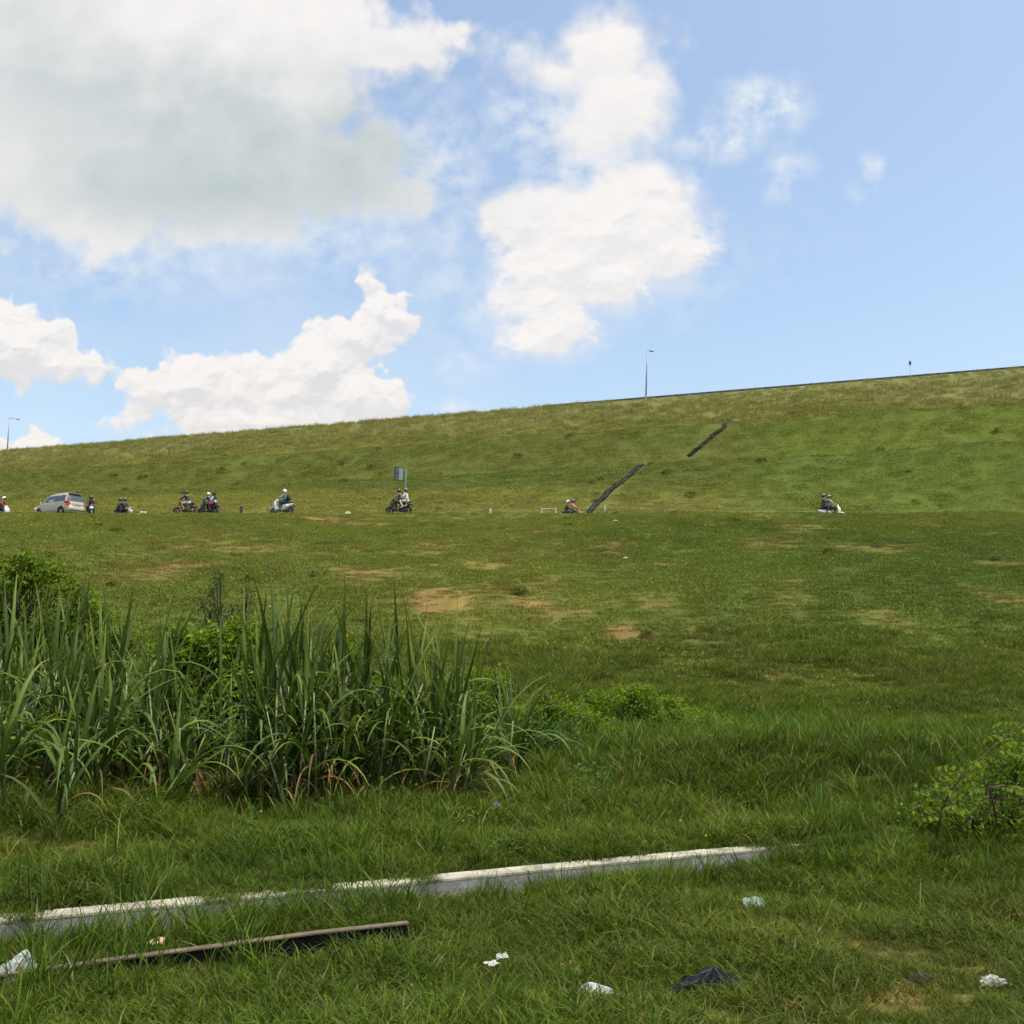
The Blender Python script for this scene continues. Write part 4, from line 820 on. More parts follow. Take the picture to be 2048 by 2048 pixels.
for a_ in ((1640, 1752, 30, .40, 21, 'broad grass tuft hiding the right end of the kerb'), (1600, 1748, 26, .30, 22, 'lower grass tuft just before the hidden kerb end'), (1680, 1725, 30, .40, 23, 'grass tuft beyond the hidden kerb end'), (690, 1800, 16, .62, 1, 'tall thin grass tuft in front of the kerb near the raised beam end'), (1590, 1745, 14, .5, 2, 'tall grass tuft in front of the far end of the kerb'), (1215, 1745, 12, .42, 3, 'grass tuft in front of the kerb below the smaller lilac flower'), (1690, 1760, 16, .5, 4, 'grass tuft where the kerb vanishes at right'), (60, 1830, 18, .55, 5, 'tall grass tuft near the left edge in front of the kerb'), (250, 1815, 16, .5, 6, 'grass tuft before the kerb above the middle of the beam'), (1500, 1600, 14, .55, 7, 'grass tuft on the dark mound behind the kerb'), (1830, 1640, 20, .6, 8, 'grass tuft left of the short sapling'), (1960, 1700, 20, .55, 9, 'grass tuft under the leafy sapling at the right edge'), (860, 1790, 14, .42, 10, 'grass tuft before the kerb right of the beam end')): tall_tuft(*a_)


# ------------------------------------------------------------------ fence, posts, sign, lamps, rail
PALE = mat('pale_fence_paint', (.36, .38, .33), .7, var=.1); WIRE = mat('galvanised_wire', (.10, .115, .07), .5, metal=.3)
f0 = edge_pt(960, Y_EDGE+.25); fr = empty('wire_fence', f0, 0, 'low wire fence with pale posts and a gate frame along the road edge', 'fence')
YF = Y_EDGE+.25
def ep(px, py): p = at(px, py, YF); return Vector((p.x-f0.x, 0, p.z-f0.z))
def post(px, py_top, w_, name='post', m_=PALE, label=None, cap=False):
    a = ep(px, 1027); tp = ep(px, py_top); m = MB(); m.box(((a.x+tp.x)/2, 0, (tp.z-.15)/2), (w_, w_, tp.z+.15), bev=.01)
    if cap: m.box((tp.x, 0, tp.z), (w_*1.3, w_*1.3, .05), bev=.01)
    o = m.build(name, m_, fr); tag(o, label); return o
post(981, 1017.5, .19, 'concrete_post', mat('weathered_post', (.42, .40, .34), .9, var=.2, scale=6), 'short thick weathered concrete post', cap=False)
post(1032.5, 1023, .04); post(1083.5, 1015.5, .09, 'gate_post'); post(1111.5, 1015, .11, 'gate_post'); post(1210, 1010.5, .06, 'post', whitep, 'taller thin white post')
m = MB(); m.tube([ep(1083.5, 1017.5), ep(1111.5, 1017)], .03, 6); m.build('gate_rail', PALE, fr)
m = MB(); m.ball(ep(1211.5, 1025)+Vector((0, -.03, 0)), .09, 8, 6, (.6, .6, 1.2)); m.build('padlock_box', blk, fr, True)
for pts in (((940, 1022), (981, 1019.5), (1083, 1018)), ((981, 1024), (1083, 1022.5)), ((1112, 1014.5), (1210, 1013)), ((1112, 1021), (1210, 1024)), ((1210, 1012.5), (1330, 1019), (1500, 1023), (1800, 1024), (2080, 1024.5))):
    m = MB(); m.tube([ep(*p) for p in pts], .006, 5); m.build('wire', WIRE, fr)
for px in (1330, 1500, 1640, 1800, 1960): post(px, 1021.5, .035)
p = edge_pt(482, Y_EDGE+.15); m = MB(); m.box((0, 0, .25), (.22, .14, .62), bev=.02); m.box((0, -.072, .22), (.10, .012, .46)); dp = m.build('bollard', mat('blackened_post', (.045, .042, .035), .9, var=.5, scale=6, grime=((.16, .14, .09), .6))); dp.location = p; dp.rotation_euler = (0, .03, .1); tag(dp, 'squat blackened concrete bollard between the motorcycles and the scooter', 'bollard')

# information sign seen from behind on a green pole
GRN = mat('green_pole_paint', (.025, .12, .06), .6, var=.2); DFR = mat('dark_frame', (.05, .055, .045), .7, var=.3)
ys = Y_BACK+.6; pb = at(809.5, 1010, ys); zb = gz(pb.x, ys); pt = at(812, 938, ys); sb = Vector((pb.x, ys, zb)); sr = empty('road_sign', sb, 0, 'sign panel seen from behind on a tall green pole by the road', 'sign')
m = MB(); m.tube([(0, 0, -.2), (pt.x-pb.x, 0, pt.z-zb)], [.065, .05], 10); m.build('pole', GRN, sr, True)
def sp_(px, py, dy=0): q = at(px, py, ys); return Vector((q.x-sb.x, dy, q.z-sb.z))
cs = [sp_(785.5, 955.5, .9), sp_(806.5, 961, .1), sp_(807, 935, .1), sp_(787, 929.5, .9)]     # turned away to the left
n_ = (cs[1]-cs[0]).cross(cs[3]-cs[0]).normalized()*.02
def quad(a, b, c, d, k1=-1, k2=1): return [a+n_*k1, b+n_*k1, c+n_*k1, d+n_*k1, a+n_*k2, b+n_*k2, c+n_*k2, d+n_*k2]
BX = [(3, 2, 1, 0), (4, 5, 6, 7), (0, 1, 5, 4), (1, 2, 6, 5), (2, 3, 7, 6), (3, 0, 4, 7)]
sheetm = bpy.data.materials.new('weathered_sign_back'); sheetm.use_nodes = True; t = NT(sheetm.node_tree); tc_ = t.n('ShaderNodeTexCoord'); sxx = t.n('ShaderNodeSeparateXYZ'); t.link(tc_.outputs['Generated'], sxx.inputs[0])
stain = t.m('ADD', t.mr(sxx.outputs[0], .62, .40), t.m('MULTIPLY', t.m('SUBTRACT', t.noise(tc_.outputs['Object'], 3.5, 4, .6), .5), 1.6)); t.link(t.mix(t.m('MINIMUM', t.m('MAXIMUM', stain, 0.0), 1.0), (.50, .56, .48, 1), (.13, .13, .12, 1)), sheetm.node_tree.nodes['Principled BSDF'].inputs['Base Color'])
mesh_obj('panel', quad(*cs, -.3, .3), BX, sheetm, sr); m = MB()
for a, b in ((0, 1), (1, 2), (2, 3), (3, 0)): m.tube([cs[a], cs[b]], .035, 6)
mm = lambda a, b: (a+b)/2
m.tube([mm(cs[0], cs[3]), sp_(811, 947)], .035, 6); m.tube([cs[0].lerp(cs[1], .52)-n_, cs[3].lerp(cs[2], .56)-n_], .022, 6); m.tube([cs[1].lerp(cs[2], .1), sp_(810, 964)], .02, 6); m.build('frame', DFR, sr)

LAMP = mat('lamp_grey', (.22, .24, .26), .5, metal=.3)
def crest_y(px, py): p = atz(px, py, Z_CREST+.1); return p
def lamp(bx, by, tx, ty, ax, ay_, label):
    b = crest_y(bx, by); Y = b.y; root = empty('street_lamp', (b.x, Y, Z_CREST), 0, label, 'street lamp', 'street lamps along the crest'); o = Vector((b.x, Y, Z_CREST))
    tp = at(tx, ty, Y)-o; ar = at(ax, ay_, Y)-o
    m = MB(); m.tube([(0, 0, -.3), tp*.5, tp], [.10, .085, .06], 8); m.build('pole', LAMP, root, True); m = MB(); m.box((0, 0, .2), (.35, .35, .5), bev=.03); m.build('base', LAMP, root)
    m = MB(); m.tube([tp, tp+Vector((.12, 0, .16)), tp.lerp(ar, .45)+Vector((0, 0, .12)), ar], .045, 6); m.build('arm', LAMP, root, True)
    m = MB(); m.ball(ar+Vector((.1, 0, -.04)), .30, 10, 8, (1.1, .5, .28)); m.build('lamp_head', mat('lamp_head_grey', (.13, .14, .15), .4), root, True)
lamp(1291.5, 797, 1294.5, 702, 1302, 702, 'slender street lamp on the crest right of the middle of the photo')
lamp(14.5, 904, 18.5, 838, 35, 838, 'slender street lamp on the crest at the left edge')
b = crest_y(1828, 748); m = MB(); root = empty('signal_pole', (b.x, b.y+1, Z_CREST), 0, 'thin pale pole with a small dark lantern above the guard rail', 'pole')
hh = (at(1828, 723, b.y+1).z-Z_CREST); m.tube([(0, 0, 0), (0, 0, hh)], .035, 6); m.build('pole', mat('pale_grey', (.5, .53, .55), .6), root); m = MB(); m.lathe((.02, 0, hh-.45), [(.05, 0), (.13, .08), (.14, .3), (.11, .5), (.03, .56)], n=10); m.build('lantern', DFR, root, True)
# guard rail on the crest
XA, XB = atz(1085, 812, Z_CREST).x, 72.0
GR = mat('galvanised_rail', (.07, .08, .085), .7, metal=.1, var=.15)
gp = Vector((atz(1744, 757, Z_CREST).x, 0, 0)); gp.y = float(line_y(L_CREST, np.array([gp.x]))[0])+.6; gp.z = Z_CREST-.10
gr = empty('guard_rail', gp, 0, 'long grey guard rail running along the crest at right', 'guard rail')
def crest_at(x): return Vector((x, float(line_y(L_CREST, np.array([x]))[0])+.6, Z_CREST-.10))
a, b = crest_at(XA)-gp, crest_at(XB)-gp; m = MB()
dd = (b-a).normalized(); sd_ = Vector((dd.y, -dd.x, 0)); prof = [(0, .24), (.04, .27), (.06, .31), (.02, .35), (0, .385), (.02, .42), (.06, .46), (.04, .50), (0, .53), (-.01, .53), (-.01, .24)]
V = [a+sd_*p[0]+Vector((0, 0, p[1])) for p in prof]+[b+sd_*p[0]+Vector((0, 0, p[1])) for p in prof]; np_ = len(prof)
m.add(V, [(i, (i+1) % np_, np_+(i+1) % np_, np_+i) for i in range(np_)]); m.build('rail_beam', GR, gr)
x0 = atz(1744, 757, Z_CREST).x; x1 = atz(1995, 733, Z_CREST).x; stp_ = (x1-x0)/4
for i in range(-9, 8):
    c = crest_at(x0+i*stp_)-gp-sd_*.08; m = MB(); m.box(c+Vector((0, 0, .22)), (.14, .12, .72), math.atan2(dd.y, dd.x), bev=.01)
    if c.x+gp.x < XB: m.build('rail_post', GR, gr)

# ------------------------------------------------------------------ riders
def skin(name, verts, edges, m_, parent=None, roots=(0,), lev=2):
    """verts: (x, y, z, radius)"""
    me = bpy.data.meshes.new(name); me.from_pydata([v[:3] for v in verts], edges, []); me.materials.append(m_)
    o = bpy.data.objects.new(name, me); COL.objects.link(o)
    if parent: o.parent = parent
    md = o.modifiers.new('skin', 'SKIN'); md.use_smooth_shade = True
    if not me.skin_vertices: me.attributes.new('skin_data', 'FLOAT', 'POINT')
    sv = me.skin_vertices[0].data
    for i, v in enumerate(verts):
        r_ = v[3] if isinstance(v[3], tuple) else (v[3], v[3]); sv[i].radius = r_; sv[i].use_root = i in roots
    s_ = o.modifiers.new('smooth', 'SUBSURF'); s_.levels = lev; s_.render_levels = lev; return o
SKIN = mat('skin', (.30, .17, .10), .6, var=.05); VIS = mat('visor', (.012, .013, .016), .15, var=.1)
def cloth(c, v=.15): return mat('cloth_%02d_%02d_%02d' % tuple(int(x*99) for x in c), c, .85, var=v, scale=9)
def rider(M, label, top, legs, helm, shoe=(.05, .05, .05), arms='bars', lean=.08, feet='board', short=False, bare=False, visor=True, hijab=None, hscale=1.0, helm2=None, mask=None, group='people riding on the terrace road'):
    """M: world matrix of the hip point; +X is forwards"""
    L_ = lean; ch = Vector((L_*.7, 0, .34)); nb = Vector((L_*1.15, 0, .50)); hd = Vector((L_*1.3+.02, 0, .70))
    V = [(0, 0, 0, .13), (L_*.3, 0, .14, .115), (ch.x, 0, ch.z, .135), (nb.x, 0, nb.z, .06), (nb.x+.01, 0, nb.z+.07, .05), (hd.x, 0, hd.z-.08, .07), (hd.x, 0, hd.z, .095), (hd.x-.01, 0, hd.z+.08, .075), (hd.x+.105, 0, hd.z-.025, .016)]
    E = [(0, 1), (1, 2), (2, 3), (3, 4), (4, 5), (5, 6), (6, 7), (6, 8)]
    JV = [(0, 0, .02, .15), (L_*.3, 0, .14, .135), (ch.x, 0, ch.z, .155), (nb.x, 0, nb.z-.03, .085)]; JE = [(0, 1), (1, 2), (2, 3)]
    TV = [(0, 0, -.01, .155)]; TE = []
    feet_objs = []
    for s in (-1, 1):
        sh = Vector((nb.x-.01, s*.165, nb.z-.05))
        if arms == 'bars': el = Vector((.22+L_, s*.27, .24)); wr = Vector((.46, s*.27, .17)); hn = Vector((.52, s*.285, .165)); fd = Vector((.04, 0, -.01))
        elif arms == 'hold': el = Vector((.10+L_, s*.26, .25)); wr = Vector((.30, s*.16, .18)); hn = Vector((.36, s*.12, .18)); fd = Vector((.02, -s*.035, 0))
        else: el = Vector((.12+L_, s*.22, .26)); wr = Vector((.34, s*.12, .42)); hn = Vector((.38, s*.09, .46)); fd = Vector((.03, -s*.02, .02))
        b = len(V); V += [(*sh, .055), (*el, .042), (*wr, .027), (*hn, .034)]; E += [(3, b), (b, b+1), (b+1, b+2), (b+2, b+3)]
        for k in range(4):
            off = Vector((0, s*(.024-.016*k), 0)); c = len(V); l_ = (1.0, 1.12, 1.05, .85)[k]; V += [(*(hn+fd*.7*l_+off), .0095), (*(hn+fd*1.3*l_+off+Vector((0, 0, -.012))), .009), (*(hn+fd*1.2*l_+off+Vector((-.012, 0, -.035))), .008)]; E += [(b+3, c), (c, c+1), (c+1, c+2)]
        c = len(V); V += [(*(hn+Vector((.005, -s*.035, -.01))), .010), (*(hn+Vector((.03, -s*.045, -.025))), .009)]; E += [(b+3, c), (c, c+1)]
        jb = len(JV); JV += [(*sh, .075), (*el, .058)]; JE += [(2 if False else 3, jb), (jb, jb+1)]
        if not short: JV.append((*wr, .042)); JE.append((jb+1, jb+2))
        else: JV[-1] = (*(sh.lerp(el, .8)), .062)
        hp = Vector((.02, s*.095, -.02))
        if feet == 'board': kn = Vector((.44, s*.15, -.05)); an = Vector((.34, s*.15, -.46)); ft = Vector((.44, s*.155, -.51)); te = Vector((.54, s*.165, -.52))
        elif feet == 'peg': kn = Vector((.42, s*.20, -.08)); an = Vector((.16, s*.18, -.45)); ft = Vector((.25, s*.19, -.51)); te = Vector((.34, s*.20, -.51))
        else: kn = Vector((.40, s*.24, -.03)); an = Vector((.18, s*.24, -.40)); ft = Vector((.27, s*.25, -.46)); te = Vector((.36, s*.26, -.47))
        b = len(V); V += [(*hp, .085), (*kn, .058), (*an, .038), (*ft, .036), (*te, .028)]; E += [(0, b), (b, b+1), (b+1, b+2), (b+2, b+3), (b+3, b+4)]
        tb = len(TV); TV += [(*hp, .105), (*kn, .075)]; TE += [(0, tb), (tb, tb+1)]
        if not bare: TV.append((*an, .055)); TE.append((tb+1, tb+2))
        else: TV[-1] = (*(hp.lerp(kn, .93)), .085)
        feet_objs.append((an, ft, te))
    body = skin('person', V, E, SKIN); body.matrix_world = M; tag(body, label, 'person', group)
    skin('jacket' if not short else 'shirt', JV, JE, top if isinstance(top, bpy.types.Material) else cloth(top), body); skin('trousers' if not bare else 'shorts', TV, TE, cloth(legs), body)
    for an, ft, te in feet_objs: skin('shoe', [(*(an+Vector((-.02, 0, -.03))), .045), (*ft, .043), (*te, .034)], [(0, 1), (1, 2)], cloth(shoe), body)
    H = MB(); n, m = 20, 14; pts = []; c = hd+Vector((-.01, 0, .03)); Fc = []
    for i in range(m+1):
        ph = math.pi*.78*i/m
        for k in range(n):
            th = 2*math.pi*k/n; d = Vector((math.sin(ph)*math.cos(th), math.sin(ph)*math.sin(th), math.cos(ph))); pts.append(c+Vector((d.x*.150, d.y*.132, d.z*.140))*hscale)
    for i in range(m):
        for k in range(n):
            th = 2*math.pi*(k+.5)/n; ph = math.pi*.78*(i+.5)/m
            if math.cos(th) > .35 and ph > 1.25 and not hijab: continue
            Fc.append((i*n+k, (i+1)*n+k, (i+1)*n+(k+1) % n, i*n+(k+1) % n))
    if hijab: Fc = [f for f in Fc if True]
    H.add(pts, Fc); o = H.build('helmet' if not hijab else 'headscarf', cloth(hijab) if hijab else mat('helmet_%d%d%d' % tuple(int(x*99) for x in helm), helm, .3, var=.06, coat=.4), body, True)
    if hijab:
        m_ = MB(); m_.lathe(nb+Vector((-.02, 0, -.18)), [(.20, 0), (.16, .12), (.11, .24), (.09, .34)], n=12); m_.build('scarf_drape', cloth(hijab), body, True)
    elif visor:
        m_ = MB(); pts = []; Fc = []
        for i in range(5):
            for k in range(9):
                th = -1.15+2.3*k/8; z = .045-.028*i; r_ = .152*math.sqrt(max(.1, 1-(z/.15)**2))+.004; pts.append(c+Vector((r_*math.cos(th), r_*.9*math.sin(th), z))*hscale)
        for i in range(4):
            for k in range(8): a = i*9+k; Fc.append((a, a+1, a+10, a+9))
        m_.add(pts, Fc); m_.build('visor', VIS, o, True)
    if helm2:
        m_ = MB(); pts = []; Fc = []
        for i in range(7):
            for k in range(9): ph = .1+1.35*i/6; th = math.pi-.9+1.8*k/8; pts.append(c+Vector((math.sin(ph)*math.cos(th)*.154, math.sin(ph)*math.sin(th)*.136, math.cos(ph)*.144)))
        for i in range(6):
            for k in range(8): a = i*9+k; Fc.append((a, a+9, a+10, a+1))
        m_.add(pts, Fc); m_.build('helmet_stripe', mat('helmet_red', (.45, .02, .02), .3), o, True)
    if mask:
        m_ = MB(); m_.ball(hd+Vector((.085, 0, -.055)), .05, 10, 8, (.6, .9, 1)); m_.build('face_mask', cloth(mask), body, True)
    return body

TYRE = mat('tyre_rubber', (.018, .018, .018), .85, var=.2); RIM = mat('dark_rim', (.10, .10, .105), .4, metal=.6); CHR = mat('chrome', (.55, .56, .58), .2, metal=.9); SEATM = mat('seat_vinyl', (.018, .018, .02), .55)
ENG = mat('engine_grey', (.07, .07, .075), .5, metal=.5); TAIL = mat('tail_lens', (.50, .015, .01), .3); MIRG = mat('mirror_glass', (.75, .8, .85), .08, metal=.8); GLASSP = mat('headlamp_lens', (.7, .7, .66), .1); INDI = mat('indicator_orange', (.65, .22, .03), .3)
PLATE = mat('plate_black', (.015, .015, .018), .5)
def bike(loc, ang, label, style, body, shield=None, accent=None, lens=None, s=1.03, group='motorcycles on the terrace road'):
    """+X forwards, ground at z = 0; returns the matrix of the bike"""
    sc_ = style == 'scooter'; root = empty('scooter' if sc_ else 'motorcycle', loc, ang, label, 'scooter' if sc_ else 'motorcycle', group, s)
    bm_ = mat('paint_%d_%d_%d' % tuple(int(x*99) for x in body), body, .3, var=.05, coat=.5); sm_ = mat('paint_%d_%d_%d' % tuple(int(x*99) for x in (shield or body)), shield or body, .3, var=.05, coat=.5)
    WR = .265 if sc_ else .295; FX, RX = .64, -.62
    for x in (FX, RX):
        w_ = MB(); w_.torus((x, 0, WR), WR-.045, .045, 'Y', 24, 8); w_ = w_.build('wheel', TYRE, root, True)
        r_ = MB(); r_.torus((x, 0, WR), WR-.085, .016, 'Y', 20, 6, 2.0); r_.lathe((x, -.05, WR), [(.045, 0), (.045, .1)], 'Y', 10)
        for k in range(5 if sc_ else 8):
            t_ = 6.283*k/(5 if sc_ else 8); r_.tube([(x+.03*math.cos(t_), 0, WR+.03*math.sin(t_)), (x+(WR-.085)*math.cos(t_), 0, WR+(WR-.085)*math.sin(t_))], .014 if sc_ else .008, 5)
        r_.lathe((x, .055, WR), [(.10, 0), (.10, .006)], 'Y', 16); r_.build('rim', RIM, w_, True)
    def arc(x, r_, a0, a1, w_, mm_, nm, th=.012):
        m = MB(); n = 9; V = []
        for i in range(n+1):
            a = a0+(a1-a0)*i/n
            for (yy, rr) in ((-w_/2, r_-.03), (-w_/2*.6, r_), (w_/2*.6, r_), (w_/2, r_-.03), (w_/2, r_-.03-th), (-w_/2, r_-.03-th)): V.append((x+rr*math.cos(a), yy, WR+rr*math.sin(a)))
        m.add(V, [(i*6+k, i*6+(k+1) % 6, i*6+6+(k+1) % 6, i*6+6+k) for i in range(n) for k in range(6)]); m.build(nm, mm_, root, True)
    arc(FX, WR+.045, .15, 2.3, .13, sm_ if sc_ else bm_, 'front_fender'); arc(RX, WR+.05, .9, 3.05, .13, SEATM, 'rear_fender')
    hb = Vector((.40, 0, 1.02)) if sc_ else Vector((.36, 0, 1.0))
    m = MB()
    for y in (-.065, .065): m.tube([(FX, y, WR), (FX-.10, y, WR+.34), (hb.x+.04, y*.7, hb.z-.12)], .018, 7)
    m.build('front_fork', ENG, root, True)
    m = MB(); m.tube([(hb.x-.10, -.33, hb.z+.01), (hb.x-.02, -.17, hb.z+.03), (hb.x, 0, hb.z-.02), (hb.x-.02, .17, hb.z+.03), (hb.x-.10, .33, hb.z+.01)], .015, 7); m.tube([(hb.x-.12, -.36, hb.z+.01), (hb.x-.05, -.24, hb.z+.02)], .022, 8); m.tube([(hb.x-.12, .36, hb.z+.01), (hb.x-.05, .24, hb.z+.02)], .022, 8); m.build('handlebar', SEATM, root, True)
    for y in (-1, 1):
        m = MB(); m.tube([(hb.x-.03, y*.21, hb.z+.03), (hb.x-.0, y*.27, hb.z+.16), (hb.x-.02, y*.31, hb.z+.22)], .007, 5); m.ball((hb.x-.0, y*.33, hb.z+.25), .058, 10, 6, (.35, 1, .7)); mr_ = m.build('mirror', SEATM, root, True)
        m = MB(); m.ball((hb.x-.012, y*.33, hb.z+.25), .050, 10, 6, (.3, 1, .7)); m.build('mirror_glass', MIRG, mr_, True)
    if sc_:
        m = MB(); m.prism([(-.90, .76), (-.86, .66), (-.60, .52), (-.34, .37), (-.10, .29), (.0, .30), (.0, .42), (-.06, .62), (-.12, .71), (-.5, .74)], .27, taper=.9); m.build('rear_body', bm_, root, True)
        m = MB(); m.prism([(-.12, .24), (.40, .26), (.44, .31), (.36, .335), (-.1, .32)], .30); m.build('floorboard', SEATM, root)
        m = MB(); m.prism([(.34, .26), (.44, .28), (.55, .52), (.60, .68), (.56, .84), (.46, .98), (.38, .98), (.42, .70), (.36, .45)], .40, taper=.82); m.build('leg_shield', sm_, root, True)
        m = MB(); m.prism([(.30, .95), (.42, .94), (.50, .99), (.46, 1.08), (.34, 1.09)], .22, taper=.7); m.build('handlebar_cover', sm_ if shield else bm_, root, True)
        m = MB(); m.ball((.575, 0, .76), .085, 12, 8, (.5, 1.5, .9)); m.build('headlight', GLASSP, root, True)
        m = MB(); m.prism([(-.62, .33), (-.36, .20), (-.12, .20), (-.10, .32), (-.3, .45), (-.58, .45)], .20); m.build('engine', ENG, root, True)
        if accent:
            for y in (-.137, .137): m = MB(); m.prism([(-.62, .62), (-.30, .50), (-.10, .44), (-.12, .48), (-.34, .56), (-.60, .67)], .012, y, .95); m.build('side_stripe', mat('accent_%d%d%d' % tuple(int(x*99) for x in accent), accent, .35), root)
        zseat = .78
    else:
        m = MB(); m.prism([(.34, .90), (.40, .78), (.22, .66), (-.08, .66), (-.12, .76), (.05, .88), (.2, .93)], .25, taper=.75); m.build('fuel_tank', bm_, root, True)
        m = MB(); m.prism([(-.05, .68), (-.5, .66), (-.88, .78), (-.90, .84), (-.6, .80), (-.1, .78)], .22, taper=.85); m.build('rear_body', bm_, root, True)
        m = MB(); m.prism([(.22, .62), (.24, .36), (.12, .22), (-.16, .22), (-.2, .42), (-.1, .62)], .22, taper=.9); m.build('engine', ENG, root, True)
        m = MB(); m.tube([(.38, 0, .92), (.30, 0, .5), (.16, 0, .26), (-.2, 0, .28), (-.3, 0, .6), (.1, 0, .72)], .022, 7); m.tube([(-.2, .08, .34), (RX, .08, WR)], .02, 6); m.tube([(-.2, -.08, .34), (RX, -.08, WR)], .02, 6); m.build('frame', SEATM, root, True)
        m = MB(); m.prism([(.38, 1.02), (.50, .94), (.50, .82), (.40, .80), (.34, .92)], .2, taper=.7); m.build('front_cowl', bm_, root, True); m = MB(); m.ball((.49, 0, .88), .07, 12, 8, (.5, 1.1, 1)); m.build('headlight', GLASSP, root, True)
        zseat = .78
    m = MB(); m.prism([(-.86, .83), (-.84, .76), (-.2, .72), (.02, .73), (.04, .77), (-.2, .79), (-.34, .82), (-.8, .87)], .25, taper=.8); m.build('seat', SEATM, root, True)
    m = MB(); m.ball((-.93, 0, .75), .05, 10, 8, (.7, 2.0, .9)); m.build('tail_light', TAIL, root, True)
    m = MB(); m.tube([(-.55, -.12, .82), (-.80, -.14, .86), (-.92, 0, .87), (-.80, .14, .86), (-.55, .12, .82)], .012, 6); m.build('grab_rail', ENG, root, True)
    m = MB(); m.tube([(.0, -.12, .24), (-.3, -.14, .25), (-.45, -.15, .28), (-.86, -.16, .38)], [.018, .022, .045, .05], 8); m.build('exhaust', ENG, root, True)
    m = MB(); m.box((-.93, 0, .56), (.012, .2, .11), 0, -.25); m.tube([(-.9, 0, .7), (-.93, 0, .56)], .01, 5); m.build('number_plate', PLATE, root)
    for y in (-1, 1): m = MB(); m.ball((-.88, y*.13, .70), .028, 8, 6); m.build('indicator', INDI, root, True)
    return Matrix.Translation(loc) @ Matrix.Rotation(ang, 4, 'Z') @ Matrix.Scale(s, 4), zseat
def seat_on(B, x, dz=0.0): return B[0] @ Matrix.Translation((x, 0, B[1]+.13+dz))
ZR = Z_EDGE+.027
def road_pt(px, Y): p = at(px, 1010, Y); return Vector((p.x, Y, ZR))

NEAR, FAR = 70.95, 74.6
A = R(166)
B = bike(road_pt(370, NEAR+.2), R(163), 'dark red and black motorcycle, first of the two riding close together', 'motorcycle', (.22, .03, .02))
rider(seat_on(B, -.22), 'person in a black jacket, black helmet and grey shorts on the dark red motorcycle', (.018, .018, .02), (.30, .33, .37), (.02, .02, .025), arms='bars', feet='peg', bare=True, mask=(.6, .62, .65), lean=.12, shoe=(.28, .18, .12))
B = bike(road_pt(417, NEAR+.3), R(160), 'black motorcycle carrying two people just behind the dark red one', 'scooter', (.02, .02, .024), s=1.0)
rider(seat_on(B, -.18, -.06), 'person in a blue and black jacket and cream helmet steering the black motorcycle', (.03, .045, .12), (.02, .02, .03), (.62, .58, .42), lean=.16)
rider(seat_on(B, -.55, -.06), 'person in a white top and black headscarf riding pillion on the black motorcycle', (.60, .58, .62), (.03, .02, .03), (0, 0, 0), arms='hold', feet='pillion', hijab=(.018, .016, .018), lean=.06)
bg_ = MB(); bg_.ball((0, 0, 0), .19, 14, 10, (1.1, .55, .9)); bg_.tube([(-.1, 0, .12), (0, 0, .3), (.1, 0, .12)], .012, 6); bg_ = bg_.build('bag', cloth((.22, .03, .07)), None, True); bg_.matrix_world = B[0] @ Matrix.Translation((-.30, .22, .84)); tag(bg_, 'maroon bag hanging at the side of the white topped pillion rider', 'bag')
B = bike(road_pt(564, NEAR), R(164), 'white and black scooter ridden by the person with a backpack', 'scooter', (.66, .66, .64), (.66, .66, .64), s=1.06)
rider(seat_on(B, -.26), 'person in a grey teal jacket, jeans and white helmet on the white scooter', (.17, .27, .27), (.035, .06, .11), (.78, .78, .74), shoe=(.35, .28, .2), visor=True, lean=.06)
bp_ = MB(); bp_.box((0, 0, 0), (.20, .32, .46), bev=.07); bp_.box((-.11, 0, -.08), (.07, .24, .22), bev=.03); bp_.tube([(.10, .12, .2), (.20, .13, .23), (.28, .12, .1), (.22, .12, -.1), (.1, .12, -.18)], .022, 6); bp_.tube([(.10, -.12, .2), (.20, -.13, .23), (.28, -.12, .1), (.22, -.12, -.1), (.1, -.12, -.18)], .022, 6)
bp_ = bp_.build('backpack', cloth((.016, .016, .018)), None, True); bp_.matrix_world = B[0] @ Matrix.Translation((-.26-.20, 0, B[1]+.13+.27)); tag(bp_, 'black backpack on the back of the white scooter rider', 'backpack')
B = bike(road_pt(798, NEAR), R(168), 'black scooter with pale side stripe carrying two people under the sign', 'scooter', (.022, .022, .026), (.022, .022, .026), (.6, .55, .35), s=1.1)
rider(seat_on(B, -.16, -.02), 'person in a dark top and black helmet steering the black scooter under the sign', (.10, .10, .11), (.025, .025, .03), (.04, .045, .04), lean=.12)
rider(seat_on(B, -.52, .02), 'person in a lilac grey shirt with black strap riding pillion under the sign', (.50, .49, .55), (.45, .38, .29), (.10, .09, .08), arms='hold', feet='pillion', lean=.05, shoe=(.45, .32, .25), visor=False)
B = bike(road_pt(4, FAR-.6), R(-14), 'scooter partly cut by the left edge of the photo', 'scooter', (.6, .6, .6), (.6, .6, .6))
rider(seat_on(B, -.15), 'person in a red jacket and white helmet at the left edge', (.20, .03, .02), (.04, .04, .05), (.75, .74, .7), lean=.22)
B = bike(road_pt(182, FAR-1.6), R(-62), 'dark scooter with a white headlamp cowl right behind the silver car', 'scooter', (.05, .05, .05), (.04, .04, .045), s=.98)
rider(seat_on(B, -.15, -.02), 'person in a black jacket with white chest print right behind the silver car', (.02, .02, .022), (.03, .03, .035), (.05, .05, .05), lean=.2)
rider(seat_on(B, -.5, .05), 'person in a dark grey hooded scarf on the scooter behind the silver car', (.035, .038, .036), (.03, .03, .035), (0, 0, 0), arms='hold', feet='pillion', hijab=(.05, .055, .05), lean=.1)
